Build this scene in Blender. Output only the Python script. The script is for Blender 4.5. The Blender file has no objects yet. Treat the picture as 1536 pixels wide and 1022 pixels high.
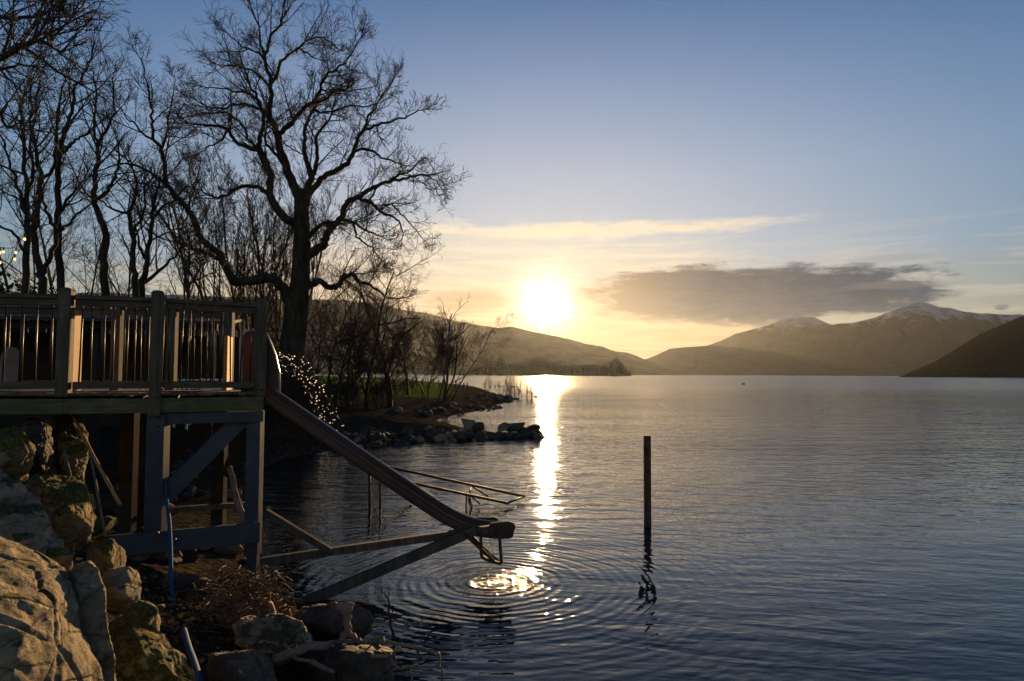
import bpy, bmesh, math, random
import numpy as np
from mathutils import Vector, Matrix, noise
R = math.radians
random.seed(7); np.random.seed(7)
SC = bpy.context.scene
COL = SC.collection

# ------------------------------------------------------------------ camera
F = 1024.0
CAM = Vector((0, 0, 2.5))
PITCH = math.atan(50 / F); ROLL = R(0.25)
cd = bpy.data.cameras.new('camera'); cam = bpy.data.objects.new('camera', cd); COL.objects.link(cam)
cd.sensor_width = 36; cd.lens = 24; cd.clip_start = 0.05; cd.clip_end = 30000
CM = Matrix.Rotation(math.pi / 2 + PITCH, 3, 'X') @ Matrix.Rotation(ROLL, 3, 'Z')
cam.matrix_world = Matrix.Translation(CAM) @ CM.to_4x4()
SC.camera = cam
def ray(px, py): return CM @ Vector(((px - 768) / F, -(py - 511) / F, -1))
def P(px, py, Y):
    d = ray(px, py); return CAM + d * (Y / d.y)
def G(px, py, z=0.0):
    d = ray(px, py); return CAM + d * ((z - CAM.z) / d.z)

# ------------------------------------------------------------------ render settings
SC.view_settings.view_transform = 'Standard'; SC.view_settings.look = 'None'
SC.view_settings.exposure = 0.55; SC.view_settings.gamma = 1
cy = SC.cycles
cy.use_denoising = True
cy.max_bounces = 6; cy.diffuse_bounces = 2; cy.glossy_bounces = 3; cy.transmission_bounces = 3
cy.volume_bounces = 0; cy.transparent_max_bounces = 8
cy.sample_clamp_indirect = 4

# ------------------------------------------------------------------ sun and sky
sd_ = ray(820, 455); sd_.normalize()
SUN_AZ = math.atan2(sd_.x, sd_.y); SUN_EL = math.asin(sd_.z)
sl = bpy.data.lights.new('sun', 'SUN'); so = bpy.data.objects.new('sun', sl); COL.objects.link(so)
sl.energy = 5.0; sl.angle = R(0.6); sl.color = (1.0, 0.62, 0.27)
so.rotation_euler = (-sd_).to_track_quat('-Z', 'Y').to_euler()

def lin(r, g, b):
    f = lambda c: (c / 255 / 12.92) if c / 255 <= .04045 else ((c / 255 + .055) / 1.055) ** 2.4
    return (f(r), f(g), f(b), 1)

class N:  # tiny node helper
    def __init__(s, nt): s.nt = nt
    def new(s, t, **k):
        n = s.nt.nodes.new(t)
        for a, v in k.items(): setattr(n, a, v)
        return n
    def put(s, sock, v):
        if isinstance(v, bpy.types.NodeSocket): s.nt.links.new(v, sock)
        else: sock.default_value = v
    def m(s, op, a, b=None, c=None, clamp=False):
        n = s.new('ShaderNodeMath', operation=op, use_clamp=clamp)
        s.put(n.inputs[0], a)
        if b is not None: s.put(n.inputs[1], b)
        if c is not None: s.put(n.inputs[2], c)
        return n.outputs[0]
    def mix(s, f, a, b, bt='MIX'):
        n = s.new('ShaderNodeMix', data_type='RGBA', blend_type=bt)
        s.put(n.inputs[0], f); s.put(n.inputs[6], a); s.put(n.inputs[7], b)
        return n.outputs[2]
    def smooth(s, x, lo, hi):
        n = s.new('ShaderNodeMapRange', interpolation_type='SMOOTHSTEP')
        s.put(n.inputs[0], x); n.inputs[1].default_value = lo; n.inputs[2].default_value = hi
        return n.outputs[0]
    def ramp(s, x, stops, interp='LINEAR'):
        n = s.new('ShaderNodeValToRGB'); cr = n.color_ramp; cr.interpolation = interp
        while len(cr.elements) < len(stops): cr.elements.new(.5)
        for e, (p, c) in zip(cr.elements, stops):
            e.position = p; e.color = c if len(c) == 4 else (*c, 1)
        s.put(n.inputs[0], x); return n.outputs[0]
    def noise(s, vec, scale, detail=3, rough=.55, dist=0):
        n = s.new('ShaderNodeTexNoise'); s.put(n.inputs['Vector'], vec)
        n.inputs['Scale'].default_value = scale; n.inputs['Detail'].default_value = detail
        n.inputs['Roughness'].default_value = rough; n.inputs['Distortion'].default_value = dist
        return n.outputs[0]
    def vec(s, x, y, z=0.0):
        n = s.new('ShaderNodeCombineXYZ')
        for i, v in enumerate((x, y, z)): s.put(n.inputs[i], v)
        return n.outputs[0]

w = bpy.data.worlds.new("World"); SC.world = w; w.use_nodes = True
h = N(w.node_tree); bg = w.node_tree.nodes['Background']
tc = h.new('ShaderNodeTexCoord'); nrm = h.new('ShaderNodeVectorMath', operation='NORMALIZE')
h.put(nrm.inputs[0], tc.outputs['Generated'])
sx = h.new('ShaderNodeSeparateXYZ'); h.put(sx.inputs[0], nrm.outputs[0])
DEG = 180 / math.pi
az = h.m('MULTIPLY', h.m('ARCTAN2', sx.outputs[0], sx.outputs[1]), DEG)
el = h.m('MULTIPLY', h.m('ARCSINE', sx.outputs[2]), DEG)
dt = h.new('ShaderNodeVectorMath', operation='DOT_PRODUCT'); h.put(dt.inputs[0], nrm.outputs[0]); dt.inputs[1].default_value = sd_
ang = h.m('MULTIPLY', h.m('ARCCOSINE', h.m('MINIMUM', dt.outputs['Value'], 1.0)), DEG)
sky = h.new('ShaderNodeTexSky', sky_type='NISHITA', sun_disc=False)
sky.sun_elevation = SUN_EL; sky.sun_rotation = SUN_AZ; sky.dust_density = 0.6; sky.ozone_density = 2.0
grad = h.ramp(h.m('DIVIDE', h.m('MAXIMUM', el, 0.0), 90.0), [
    (0.0, lin(214, 180, 136)), (5 / 90, lin(198, 184, 162)), (10 / 90, lin(176, 186, 198)), (16 / 90, lin(164, 178, 200)),
    (22 / 90, lin(137, 158, 190)), (29 / 90, lin(94, 126, 170)), (42 / 90, lin(44, 74, 124)), (1.0, lin(30, 50, 92))])
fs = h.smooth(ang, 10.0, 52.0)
fall = h.m('SUBTRACT', 1.12, h.m('ADD', h.m('MULTIPLY', fs, 0.36), h.m('SUBTRACT', h.m('MULTIPLY', h.smooth(ang, 45.0, 85.0), 0.42), h.m('MULTIPLY', h.smooth(ang, 95.0, 150.0), 0.95))))  # last term brightens the unseen sky behind the camera as fill
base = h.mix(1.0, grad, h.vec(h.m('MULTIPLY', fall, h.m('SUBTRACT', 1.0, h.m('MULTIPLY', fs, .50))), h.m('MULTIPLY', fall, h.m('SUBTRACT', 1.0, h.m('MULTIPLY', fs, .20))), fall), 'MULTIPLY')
back_fill = h.smooth(ang, 95.0, 150.0)  # unseen sky behind the camera, brightened and warmed to fill the foreground
base = h.mix(back_fill, base, h.mix(1.0, base, (1.35, 1.0, .72, 1), 'MULTIPLY'))
nish = h.mix(1.0, sky.outputs[0], (0.012, 0.012, 0.012, 1), 'MULTIPLY')
base = h.mix(0.12, base, nish)
# direction coordinates for the cloud noise (degrees)
def AE(px, py):
    d = ray(px, py).normalized(); return math.degrees(math.atan2(d.x, d.y)), math.degrees(math.asin(d.z))
cv = h.vec(h.m('MULTIPLY', az, 0.11), h.m('MULTIPLY', el, 0.42), 0.0)
n1 = h.m('SUBTRACT', h.noise(cv, 1.0, 5, .6, .4), 0.5)
cv2 = h.vec(h.m('MULTIPLY', az, 0.30), h.m('MULTIPLY', el, 1.5), 3.0)
n2 = h.m('SUBTRACT', h.noise(cv2, 1.0, 4, .6, .3), 0.5)
n3 = h.m('SUBTRACT', h.noise(h.vec(h.m('MULTIPLY', az, 0.9), h.m('MULTIPLY', el, 3.2), 7.0), 1.0, 5, .65, .5), 0.5)
nn = h.m('ADD', h.m('ADD', h.m('MULTIPLY', n1, 2.4), h.m('MULTIPLY', n2, 1.8)), h.m('MULTIPLY', n3, .9))
def blob(px, py, rx, ry, amp=1.0, tilt=0.0, lo=0.0, hi=0.7):
    a0, e0 = AE(px, py); a1, _ = AE(px + rx, py); _, e1 = AE(px, py - ry)
    da = h.m('SUBTRACT', az, a0)
    u = h.m('DIVIDE', da, a1 - a0)
    v = h.m('DIVIDE', h.m('SUBTRACT', h.m('SUBTRACT', el, e0), h.m('MULTIPLY', da, tilt)), e1 - e0)
    q = h.m('SUBTRACT', 1.0, h.m('ADD', h.m('MULTIPLY', u, u), h.m('MULTIPLY', v, v)))
    return h.smooth(h.m('ADD', q, h.m('MULTIPLY', nn, amp)), lo, hi)
glow1 = h.m('EXPONENT', h.m('DIVIDE', h.m('MULTIPLY', ang, -1.0), 7.5))
glow2 = h.m('EXPONENT', h.m('MULTIPLY', h.m('MULTIPLY', ang, ang), -1 / 7.0))
angd = h.m('MAXIMUM', h.m('SUBTRACT', ang, h.m('ADD', h.m('MULTIPLY', nn, .5), h.m('MULTIPLY', n3, 4.0))), 0.0)
glow3 = h.m('EXPONENT', h.m('MULTIPLY', h.m('MULTIPLY', angd, angd), -1 / .6))
# thin warm veil low in the sky
veil = blob(740, 460, 520, 138, 0.35, 0, -0.05, 0.55)
band = h.noise(h.vec(h.m('MULTIPLY', az, 0.10), h.m('MULTIPLY', el, 1.3), 11.0), 1.0, 5, .62, .8)
c = h.mix(h.m('MULTIPLY', veil, 0.7), base, h.mix(h.smooth(el, 3.0, 11.0), h.mix(h.smooth(band, .35, .65), lin(196, 156, 108), lin(232, 196, 140)), h.mix(h.smooth(band, .35, .65), lin(206, 196, 182), lin(240, 222, 192))))
lowband = h.m('MULTIPLY', h.m('MULTIPLY', h.smooth(band, .45, .68), h.m('SUBTRACT', 1.0, h.smooth(el, 6.0, 14.0))), .35)
c = h.mix(lowband, c, lin(224, 206, 178))
def addglow(c, f, col, k):
    n = h.new('ShaderNodeVectorMath', operation='SCALE'); n.inputs[0].default_value = col[:3]; h.put(n.inputs['Scale'], h.m('MULTIPLY', f, k))
    return h.mix(1.0, c, n.outputs[0], 'ADD')
c = addglow(c, glow1, (1.0, 0.66, 0.30), 0.06)
streak = blob(900, 345, 330, 15, 0.75, 0.0, -0.1, 1.0)
c = h.mix(h.m('MULTIPLY', streak, 0.75), c, lin(250, 228, 192))
st2 = blob(1270, 385, 160, 20, 0.7, 0.0, 0.1, 1.2)
c = h.mix(h.m('MULTIPLY', st2, 0.4), c, lin(205, 196, 184))
dk = blob(1118, 441, 295, 46, 0.75, 0.0, -0.25, 0.35)
c = h.mix(h.m('MULTIPLY', dk, 0.97), c, h.mix(h.smooth(ang, 4.0, 14.0), lin(140, 118, 98), h.mix(h.smooth(h.m('ADD', n3, n2), -.2, .25), lin(0, 44, 74), lin(48, 72, 94))))
dk1 = blob(1330, 428, 80, 8, 0.4, -0.03, 0.0, 0.9)
c = h.mix(h.m('MULTIPLY', dk1, 0.5), c, lin(120, 116, 118))
dk2 = blob(705, 452, 90, 22, 0.45, 0.0, 0.0, 0.9)
c = h.mix(h.m('MULTIPLY', dk2, 0.6), c, lin(176, 142, 104))
dk3 = blob(1330, 388, 90, 10, 0.6, 0.0, 0.1, 1.0)
c = h.mix(h.m('MULTIPLY', dk3, 0.45), c, lin(140, 142, 150))
puff = blob(1503, 461, 15, 6, 1.4, 0.0, 0.2, 1.3)
c = h.mix(h.m('MULTIPLY', puff, 0.75), c, lin(108, 108, 114))
low = blob(940, 500, 320, 30, 0.5, 0.0, 0.0, 1.2)
c = h.mix(h.m('MULTIPLY', low, 0.45), c, lin(222, 184, 130))
c = addglow(c, glow2, (1.0, 0.74, 0.48), 0.5)
glow4 = h.m('EXPONENT', h.m('MULTIPLY', h.m('MULTIPLY', angd, angd), -1 / 3.2))
c = addglow(c, glow4, (1.0, 0.86, 0.68), 1.2)
c = addglow(c, glow3, (1.0, 0.88, 0.66), 9.0)
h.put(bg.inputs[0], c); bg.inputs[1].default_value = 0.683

# ------------------------------------------------------------------ helpers
def tag(o, label=None, cat=None, group=None, kind=None):
    if label: o['label'] = label
    if cat: o['category'] = cat
    if group: o['group'] = group
    if kind: o['kind'] = kind
    return o
def empty(name, loc=(0, 0, 0), rz=0.0):
    o = bpy.data.objects.new(name, None); COL.objects.link(o); o.location = loc; o.rotation_euler = (0, 0, rz)
    o.empty_display_size = .1; return o
def link(name, me, mat=None, parent=None):
    o = bpy.data.objects.new(name, me); COL.objects.link(o)
    if mat and not me.materials: me.materials.append(mat)
    if parent is not None:
        o.parent = parent; o.matrix_parent_inverse = Matrix.Translation(-Vector(parent.location))
    return o
def arrmesh(name, V, Fq, smooth=False):
    """V (n,3); Fq (m,k) faces of k corners"""
    V = np.asarray(V, np.float32); Fq = np.asarray(Fq, np.int32); me = bpy.data.meshes.new(name)
    me.vertices.add(len(V)); me.vertices.foreach_set('co', V.ravel())
    m, k = Fq.shape
    me.loops.add(m * k); me.loops.foreach_set('vertex_index', Fq.ravel())
    me.polygons.add(m); me.polygons.foreach_set('loop_start', np.arange(0, m * k, k, dtype=np.int32))
    me.update(calc_edges=True); me.validate()
    if smooth: me.polygons.foreach_set('use_smooth', np.ones(len(me.polygons), bool))
    return me
class Tubes:
    def __init__(s): s.b = {}
    def add(s, pts, rad, n=4):
        s.b.setdefault((len(pts), n), []).append((pts, rad))
    def mesh(s, name, smooth=True):
        VV, FF, off = [], [], 0
        for (K, n), L in s.b.items():
            A = np.array([[tuple(p) for p in q[0]] for q in L], float); Rd = np.array([q[1] for q in L], float)
            T = np.empty_like(A); T[:, 1:-1] = A[:, 2:] - A[:, :-2] if K > 2 else 0
            T[:, 0] = A[:, 1] - A[:, 0]; T[:, -1] = A[:, -1] - A[:, -2]
            T /= np.linalg.norm(T, axis=2, keepdims=True) + 1e-9
            mean = A[:, -1] - A[:, 0]
            ref = np.where((np.abs(mean[:, 2:3]) > .7 * np.linalg.norm(mean, axis=1, keepdims=True)), np.array([[1., 0, 0]]), np.array([[0, 0, 1.]]))[:, None, :]
            U = np.cross(T, ref); U /= np.linalg.norm(U, axis=2, keepdims=True) + 1e-9
            W = np.cross(T, U)
            a = np.arange(n) * 2 * math.pi / n
            V = A[:, :, None] + Rd[:, :, None, None] * (np.cos(a)[None, None, :, None] * U[:, :, None] + np.sin(a)[None, None, :, None] * W[:, :, None])
            m = len(L)
            idx = (np.arange(m)[:, None, None] * K + np.arange(K)[None, :, None]) * n + np.arange(n)[None, None, :] + off
            nx = np.roll(idx, -1, axis=2)
            q = np.stack([idx[:, :-1], nx[:, :-1], nx[:, 1:], idx[:, 1:]], -1).reshape(-1, 4)
            FF.append(q)
            if n == 4:
                FF.append(idx[:, -1][:, ::1].reshape(-1, 4)); FF.append(idx[:, 0][:, ::-1].reshape(-1, 4))
            elif n in (6, 8):
                for e, sgn in ((-1, 1), (0, -1)):
                    r_ = idx[:, e]
                    for i in range(1, n - 2, 2):
                        FF.append(np.stack([r_[:, 0], r_[:, i], r_[:, i + 1], r_[:, i + 2]], -1)[:, ::sgn])
            VV.append(V.reshape(-1, 3)); off += m * K * n
        return arrmesh(name, np.concatenate(VV), np.concatenate(FF), smooth)
class MB:  # oriented boxes and cylinders in one bmesh
    def __init__(s): s.bm = bmesh.new()
    def beam(s, p0, p1, w, hgt, up=(0, 0, 1), bev=0.004):
        p0, p1 = Vector(p0), Vector(p1); t = (p1 - p0).normalized(); up = Vector(up)
        x = t.cross(up)
        if x.length < 1e-4: x = t.cross(Vector((0, 1, 0)))
        x.normalize(); z = x.cross(t).normalized()
        vs = [s.bm.verts.new(p + x * (a * w / 2) + z * (b * hgt / 2)) for p in (p0, p1) for a, b in ((-1, -1), (1, -1), (1, 1), (-1, 1))]
        f = [s.bm.faces.new([vs[i] for i in q]) for q in ((3, 2, 1, 0), (4, 5, 6, 7), (0, 1, 5, 4), (1, 2, 6, 5), (2, 3, 7, 6), (3, 0, 4, 7))]
        if bev:
            es = list({e for q in f for e in q.edges})
            bmesh.ops.bevel(s.bm, geom=es, offset=bev, segments=1, affect='EDGES')
        return s
    def build(s, name, mat, parent=None):
        bmesh.ops.recalc_face_normals(s.bm, faces=s.bm.faces)
        me = bpy.data.meshes.new(name); s.bm.to_mesh(me); s.bm.free()
        return link(name, me, mat, parent)
def tube_obj(name, pts, r, mat, parent=None, n=8, smooth=True):
    t = Tubes(); rr = r if hasattr(r, '__len__') else [r] * len(pts); t.add(pts, rr, n)
    return link(name, t.mesh(name, smooth), mat, parent)
def catmull(pts, sub):
    out = []; n = len(pts)
    for i in range(n - 1):
        p0, p1, p2, p3 = pts[max(i - 1, 0)], pts[i], pts[i + 1], pts[min(i + 2, n - 1)]
        for k in range(sub):
            t = k / sub
            out.append(0.5 * ((2 * p1) + (p2 - p0) * t + (2 * p0 - 5 * p1 + 4 * p2 - p3) * t * t + (3 * p1 - p0 - 3 * p2 + p3) * t ** 3))
    out.append(pts[-1].copy()); return out

# ------------------------------------------------------------------ materials
def mat(name, stops, scale=6, rough=.85, bump=.3, bscale=30, stretch=(1, 1, 1), detail=5, spec=.3, metal=0, bdist=.02, moss=None, mossamt=.5):
    m = bpy.data.materials.new(name); m.use_nodes = True; k = N(m.node_tree); b = m.node_tree.nodes['Principled BSDF']
    t = k.new('ShaderNodeTexCoord'); mp = k.new('ShaderNodeMapping'); k.put(mp.inputs[0], t.outputs['Object']); mp.inputs['Scale'].default_value = stretch
    n = k.noise(mp.outputs[0], scale, detail, .65, .2)
    st = [(.3 + .4 * i / max(1, len(stops) - 1), c) for i, c in enumerate(stops)]
    c = k.ramp(n, st)
    if moss:
        g = k.new('ShaderNodeNewGeometry'); s3 = k.new('ShaderNodeSeparateXYZ'); k.put(s3.inputs[0], g.outputs['Normal'])
        mn = k.noise(t.outputs['Object'], 2.6, 5, .7, .3)
        f = k.m('ADD', k.m('MULTIPLY', s3.outputs[2], .35), mn)
        c = k.mix(k.smooth(f, 1.0 - mossamt, 1.12 - mossamt), c, k.ramp(k.noise(t.outputs['Object'], 40, 3), [(.35, moss[0]), (.65, moss[1])]))
    k.put(b.inputs['Base Color'], c); b.inputs['Roughness'].default_value = rough; b.inputs['Metallic'].default_value = metal
    b.inputs['Specular IOR Level'].default_value = spec
    if bump:
        bn = k.new('ShaderNodeBump'); bn.inputs['Strength'].default_value = bump; bn.inputs['Distance'].default_value = bdist
        hb = k.noise(mp.outputs[0], bscale, 6, .7)
        if moss or name.endswith('rock'):
            vz = k.new('ShaderNodeTexVoronoi', feature='DISTANCE_TO_EDGE'); k.put(vz.inputs['Vector'], mp.outputs[0]); vz.inputs['Scale'].default_value = 2.3
            hb = k.m('ADD', k.m('ADD', hb, k.m('MULTIPLY', k.noise(mp.outputs[0], bscale * 5, 4, .7), .35)), k.m('MULTIPLY', k.smooth(vz.outputs[0], 0.0, .05), .5))
        k.put(bn.inputs['Height'], hb); k.put(b.inputs['Normal'], bn.outputs[0])
    return m
M = {}
M['bark'] = mat('bark', [(.02, .015, .01), (.05, .038, .026), (.08, .062, .043)], 5, .9, .8, 14, (1, 1, .3), spec=.2)
M['twig'] = mat('twig', [(.05, .036, .025), (.12, .085, .055)], 4, .8, 0, spec=.25)
M['redtwig'] = mat('redtwig', [(.13, .07, .04), (.22, .11, .06)], 4, .8, 0, spec=.25)
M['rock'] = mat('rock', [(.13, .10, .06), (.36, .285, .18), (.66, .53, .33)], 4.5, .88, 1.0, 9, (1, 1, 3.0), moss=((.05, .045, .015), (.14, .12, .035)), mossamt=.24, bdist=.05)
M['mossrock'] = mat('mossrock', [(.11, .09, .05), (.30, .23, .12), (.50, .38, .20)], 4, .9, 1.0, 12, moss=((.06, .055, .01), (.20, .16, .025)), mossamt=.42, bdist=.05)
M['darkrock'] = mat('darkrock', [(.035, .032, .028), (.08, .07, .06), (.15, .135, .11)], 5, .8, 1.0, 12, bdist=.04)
M['palerock'] = mat('palerock', [(.16, .15, .14), (.3, .28, .25), (.4, .37, .32)], 5, .85, .9, 14, bdist=.04)
M['wood'] = mat('weathered_wood', [(.055, .043, .034), (.10, .08, .062), (.16, .13, .10)], 3, .8, .6, 20, (6, 6, .6), bdist=.006)
M['woodh'] = mat('weathered_rail', [(.055, .043, .034), (.10, .08, .062), (.15, .125, .10)], 3, .8, .6, 20, (.6, 4, 6), bdist=.006)
M['greenwood'] = mat('algae_wood', [(.06, .065, .03), (.11, .11, .055), (.17, .15, .10)], 3, .85, .6, 24, (.6, 4, 8), bdist=.006)
M['sunlitwood'] = mat('sunlit_wood', [(.34, .16, .06), (.5, .25, .10), (.6, .33, .15)], 3, .75, .4, 20, (6, 6, .6), bdist=.004)  # warm sunlight put into the wood colour of boards and pole
M['bluepaint'] = mat('blue_grey_paint', [(.03, .038, .055), (.048, .06, .085), (.065, .08, .11)], 3, .6, .25, 40, bdist=.003, spec=.4)
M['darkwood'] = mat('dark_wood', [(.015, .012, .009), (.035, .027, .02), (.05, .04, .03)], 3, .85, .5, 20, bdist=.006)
M['baluster'] = mat('dark_metal', [(.05, .045, .04), (.09, .075, .06)], 10, .38, 0, spec=.6, metal=.6)
M['rust'] = mat('rusty_steel', [(.05, .03, .02), (.11, .055, .03), (.16, .09, .05)], 8, .65, .4, 50, spec=.4, metal=.35, bdist=.003)
M['slide'] = mat('slide_plastic', [(.07, .042, .034), (.11, .072, .06)], 1.5, .75, .05, 60, spec=.2, bdist=.002)
M['slideedge'] = mat('slide_rim', [(.4, .36, .4), (.5, .45, .48)], 3, .3, 0, spec=.6)
M['hose'] = mat('blue_hose', [(.03, .09, .22), (.05, .13, .30)], 8, .75, 0, spec=.15)
M['driftwood'] = mat('driftwood', [(.12, .09, .06), (.24, .18, .13), (.34, .27, .2)], 8, .85, .5, 30, bdist=.005)
M['pale'] = mat('pale_paint', [(.5, .5, .48), (.65, .64, .6)], 4, .5, 0)
M['roofing'] = mat('dark_roofing', [(.03, .03, .032), (.06, .06, .06)], 6, .8, .3, 20)
M['leaf'] = mat('evergreen_leaf', [(.02, .03, .012), (.05, .065, .025)], 3, .75, 0)
M['debris'] = mat('dead_leaves', [(.08, .05, .025), (.2, .12, .06), (.3, .2, .1)], 9, .85, 0)
M['conifer'] = mat('far_conifers', [(.012, .014, .007), (.03, .03, .015)], .05, .9, 0)

# ------------------------------------------------------------------ water
SPL = G(738, 873)
wm = bpy.data.materials.new('loch_water'); wm.use_nodes = True; k = N(wm.node_tree); b = wm.node_tree.nodes['Principled BSDF']
b.inputs['Base Color'].default_value = (.003, .010, .020, 1); b.inputs['IOR'].default_value = 1.33; b.inputs['Specular IOR Level'].default_value = .46
t = k.new('ShaderNodeTexCoord'); s3 = k.new('ShaderNodeSeparateXYZ'); k.put(s3.inputs[0], t.outputs['Object'])
k.put(b.inputs['Roughness'], k.m('ADD', .035, k.m('MULTIPLY', k.smooth(s3.outputs[1], 35.0, 160.0), .14)))
def wave_height(X, Yc):
    def wn(sx_, sy_, sc, det, rot=0.0, dist=0.0):
        c_, s_ = math.cos(rot), math.sin(rot)
        u = k.m('ADD', k.m('MULTIPLY', X, c_ * sx_), k.m('MULTIPLY', Yc, s_ * sx_))
        v = k.m('ADD', k.m('MULTIPLY', X, -s_ * sy_), k.m('MULTIPLY', Yc, c_ * sy_))
        return k.m('SUBTRACT', k.noise(k.vec(u, v, 0.0), sc, det, .5, dist), .5)
    hh = k.m('MULTIPLY', wn(.22, 1.0, .9, 2, .10), .045)
    hh = k.m('ADD', hh, k.m('MULTIPLY', wn(.35, 1.0, 3.6, 2, -.18, .3), .030))
    hh = k.m('ADD', hh, k.m('MULTIPLY', wn(.45, 1.0, 11.0, 1, .3, .3), .0060))
    patch = k.m('ADD', .6, k.m('MULTIPLY', k.smooth(wn(.3, 1.0, .12, 1), -.12, .15), .5))
    hh = k.m('MULTIPLY', hh, k.m('MULTIPLY', patch, k.m('ADD', .62, k.m('MULTIPLY', k.smooth(Yc, 10.5, 18.0), .95))))
    dx = k.m('SUBTRACT', X, SPL.x); dy = k.m('SUBTRACT', Yc, SPL.y)
    rr = k.m('SQRT', k.m('ADD', k.m('MULTIPLY', dx, dx), k.m('MULTIPLY', dy, dy)))
    rn = k.m('ADD', rr, k.m('MULTIPLY', wn(1, 1, 1.2, 2), .24))
    am = wn(1, 1, 1.9, 1)
    ring = k.m('MULTIPLY', k.m('SINE', k.m('MULTIPLY', rn, 2 * math.pi / .12)), k.m('EXPONENT', k.m('MULTIPLY', rr, -.8)))
    ring2 = k.m('MULTIPLY', k.m('SINE', k.m('MULTIPLY', rn, 2 * math.pi / .21)), k.m('EXPONENT', k.m('MULTIPLY', rr, -.45)))
    hh = k.m('ADD', hh, k.m('ADD', k.m('MULTIPLY', ring, k.m('ADD', .0032, k.m('MULTIPLY', am, .010))), k.m('MULTIPLY', ring2, k.m('ADD', .0022, k.m('MULTIPLY', am, -.008)))))
    chop = k.m('MULTIPLY', wn(1, 1, 22, 1, 0, .5), k.m('MULTIPLY', k.m('EXPONENT', k.m('MULTIPLY', k.m('MULTIPLY', rr, rr), -4.0)), .02))
    return k.m('ADD', hh, chop)
EPS = .008
X0, Y0_ = s3.outputs[0], s3.outputs[1]
h0 = wave_height(X0, Y0_); hx = wave_height(k.m('ADD', X0, EPS), Y0_); hy = wave_height(X0, k.m('ADD', Y0_, EPS))
nv = k.vec(k.m('DIVIDE', k.m('SUBTRACT', h0, hx), EPS), k.m('DIVIDE', k.m('SUBTRACT', h0, hy), EPS), 1.0)
nn_ = k.new('ShaderNodeVectorMath', operation='NORMALIZE'); k.put(nn_.inputs[0], nv); k.put(b.inputs['Normal'], nn_.outputs[0])
wa = link('water', arrmesh('water', [(-9000, -200, 0), (9000, -200, 0), (9000, 11800, 0), (-9000, 11800, 0)], [(0, 1, 2, 3)]), wm)
tag(wa, kind='structure')

# ------------------------------------------------------------------ shore terrain
SH = np.array([(6, -12), (3.4, 0), (1.2, 2.6), (-.3, 4.2), (-.85, 5.4), (-1.5, 6.6), (-2.3, 7.4), (-3.0, 8.4), (-3.9, 10), (-4.9, 13), (-6.2, 17),
    (-6.6, 18.4), (-6.5, 20.3), (-5.8, 22.2), (-3.9, 24.2), (-1.7, 25.7), (0, 26.6), (1.0, 27.3), (.9, 28.2), (-.6, 29.5), (-2.4, 32), (-4.0, 37),
    (-3.3, 42), (-2.5, 45), (-1.5, 48), (-.8, 57), (0, 63), (-.4, 70), (-1.9, 85), (-4.5, 110), (-7.5, 135), (-30, 160), (-90, 190), (-400, 260), (-400, -12)], float)
def sdist(x, y):
    x = np.asarray(x, float); y = np.asarray(y, float); d = np.full(x.shape, 1e9); ins = np.zeros(x.shape, bool)
    for i in range(len(SH)):
        a, b2 = SH[i], SH[(i + 1) % len(SH)]; e = b2 - a
        t_ = np.clip(((x - a[0]) * e[0] + (y - a[1]) * e[1]) / (e @ e), 0, 1)
        d = np.minimum(d, np.hypot(x - a[0] - t_ * e[0], y - a[1] - t_ * e[1]))
        cond = ((a[1] > y) != (b2[1] > y)) & (x < e[0] * (y - a[1]) / (e[1] + 1e-12) + a[0]); ins ^= cond
    return np.where(ins, d, -d)
def nz(x, y, s, seed=0.0):
    return np.array([noise.noise(Vector((a / s + seed, b_ / s, seed))) for a, b_ in zip(np.ravel(x), np.ravel(y))]).reshape(np.shape(x))
def hgt(x, y, rough=True):
    d = sdist(x, y); x = np.asarray(x, float); y = np.asarray(y, float)
    near = np.clip(1 - (y - 8) / 6, 0, 1)
    sl_ = .16 + .17 * near
    z = np.where(d > 0, d * sl_, d * .35)
    cap = 1.15 + .9 * near + np.clip((-x - 9) / 14, 0, 1.2)
    z = np.where(z > 0, cap * (1 - np.exp(-z / cap)), z)
    z = np.maximum(z, -2.5)
    if rough:
        z = z + nz(x, y, 2.3) * .10 * np.clip(d + .6, 0, 1) + nz(x, y, .7, 5.) * .05 * np.clip(1.4 - y / 40, 0, 1)
    return z
def axis(segs):
    out = []
    for a, b2, st in segs: out += list(np.arange(a, b2, st))
    return np.array(out + [segs[-1][1]])
gx = axis([(-400, -80, 20), (-80, -30, 2.5), (-30, -12, .6), (-12, 2.5, .22), (2.5, 6, .5)])
gy = axis([(-12, 2, 1), (2, 14, .2), (14, 34, .3), (34, 70, .8), (70, 140, 2), (140, 280, 10)])
XX, YY = np.meshgrid(gx, gy)
ZZ = hgt(XX, YY)
nxx, nyy = len(gx), len(gy)
ii = np.arange(nxx * nyy).reshape(nyy, nxx)
q = np.stack([ii[:-1, :-1], ii[:-1, 1:], ii[1:, 1:], ii[1:, :-1]], -1).reshape(-1, 4)
gm = bpy.data.materials.new('shore_ground'); gm.use_nodes = True; k = N(gm.node_tree); b = gm.node_tree.nodes['Principled BSDF']
t = k.new('ShaderNodeTexCoord'); s3 = k.new('ShaderNodeSeparateXYZ'); k.put(s3.inputs[0], t.outputs['Object'])
peb = k.new('ShaderNodeTexVoronoi'); k.put(peb.inputs['Vector'], t.outputs['Object']); peb.inputs['Scale'].default_value = 9
gr = k.ramp(k.noise(t.outputs['Object'], 7, 6, .7), [(.3, (.03, .027, .02)), (.55, (.08, .069, .048)), (.75, (.17, .15, .11))])
gr = k.mix(.5, gr, k.mix(1.0, gr, peb.outputs['Color'], 'MULTIPLY'))
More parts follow.
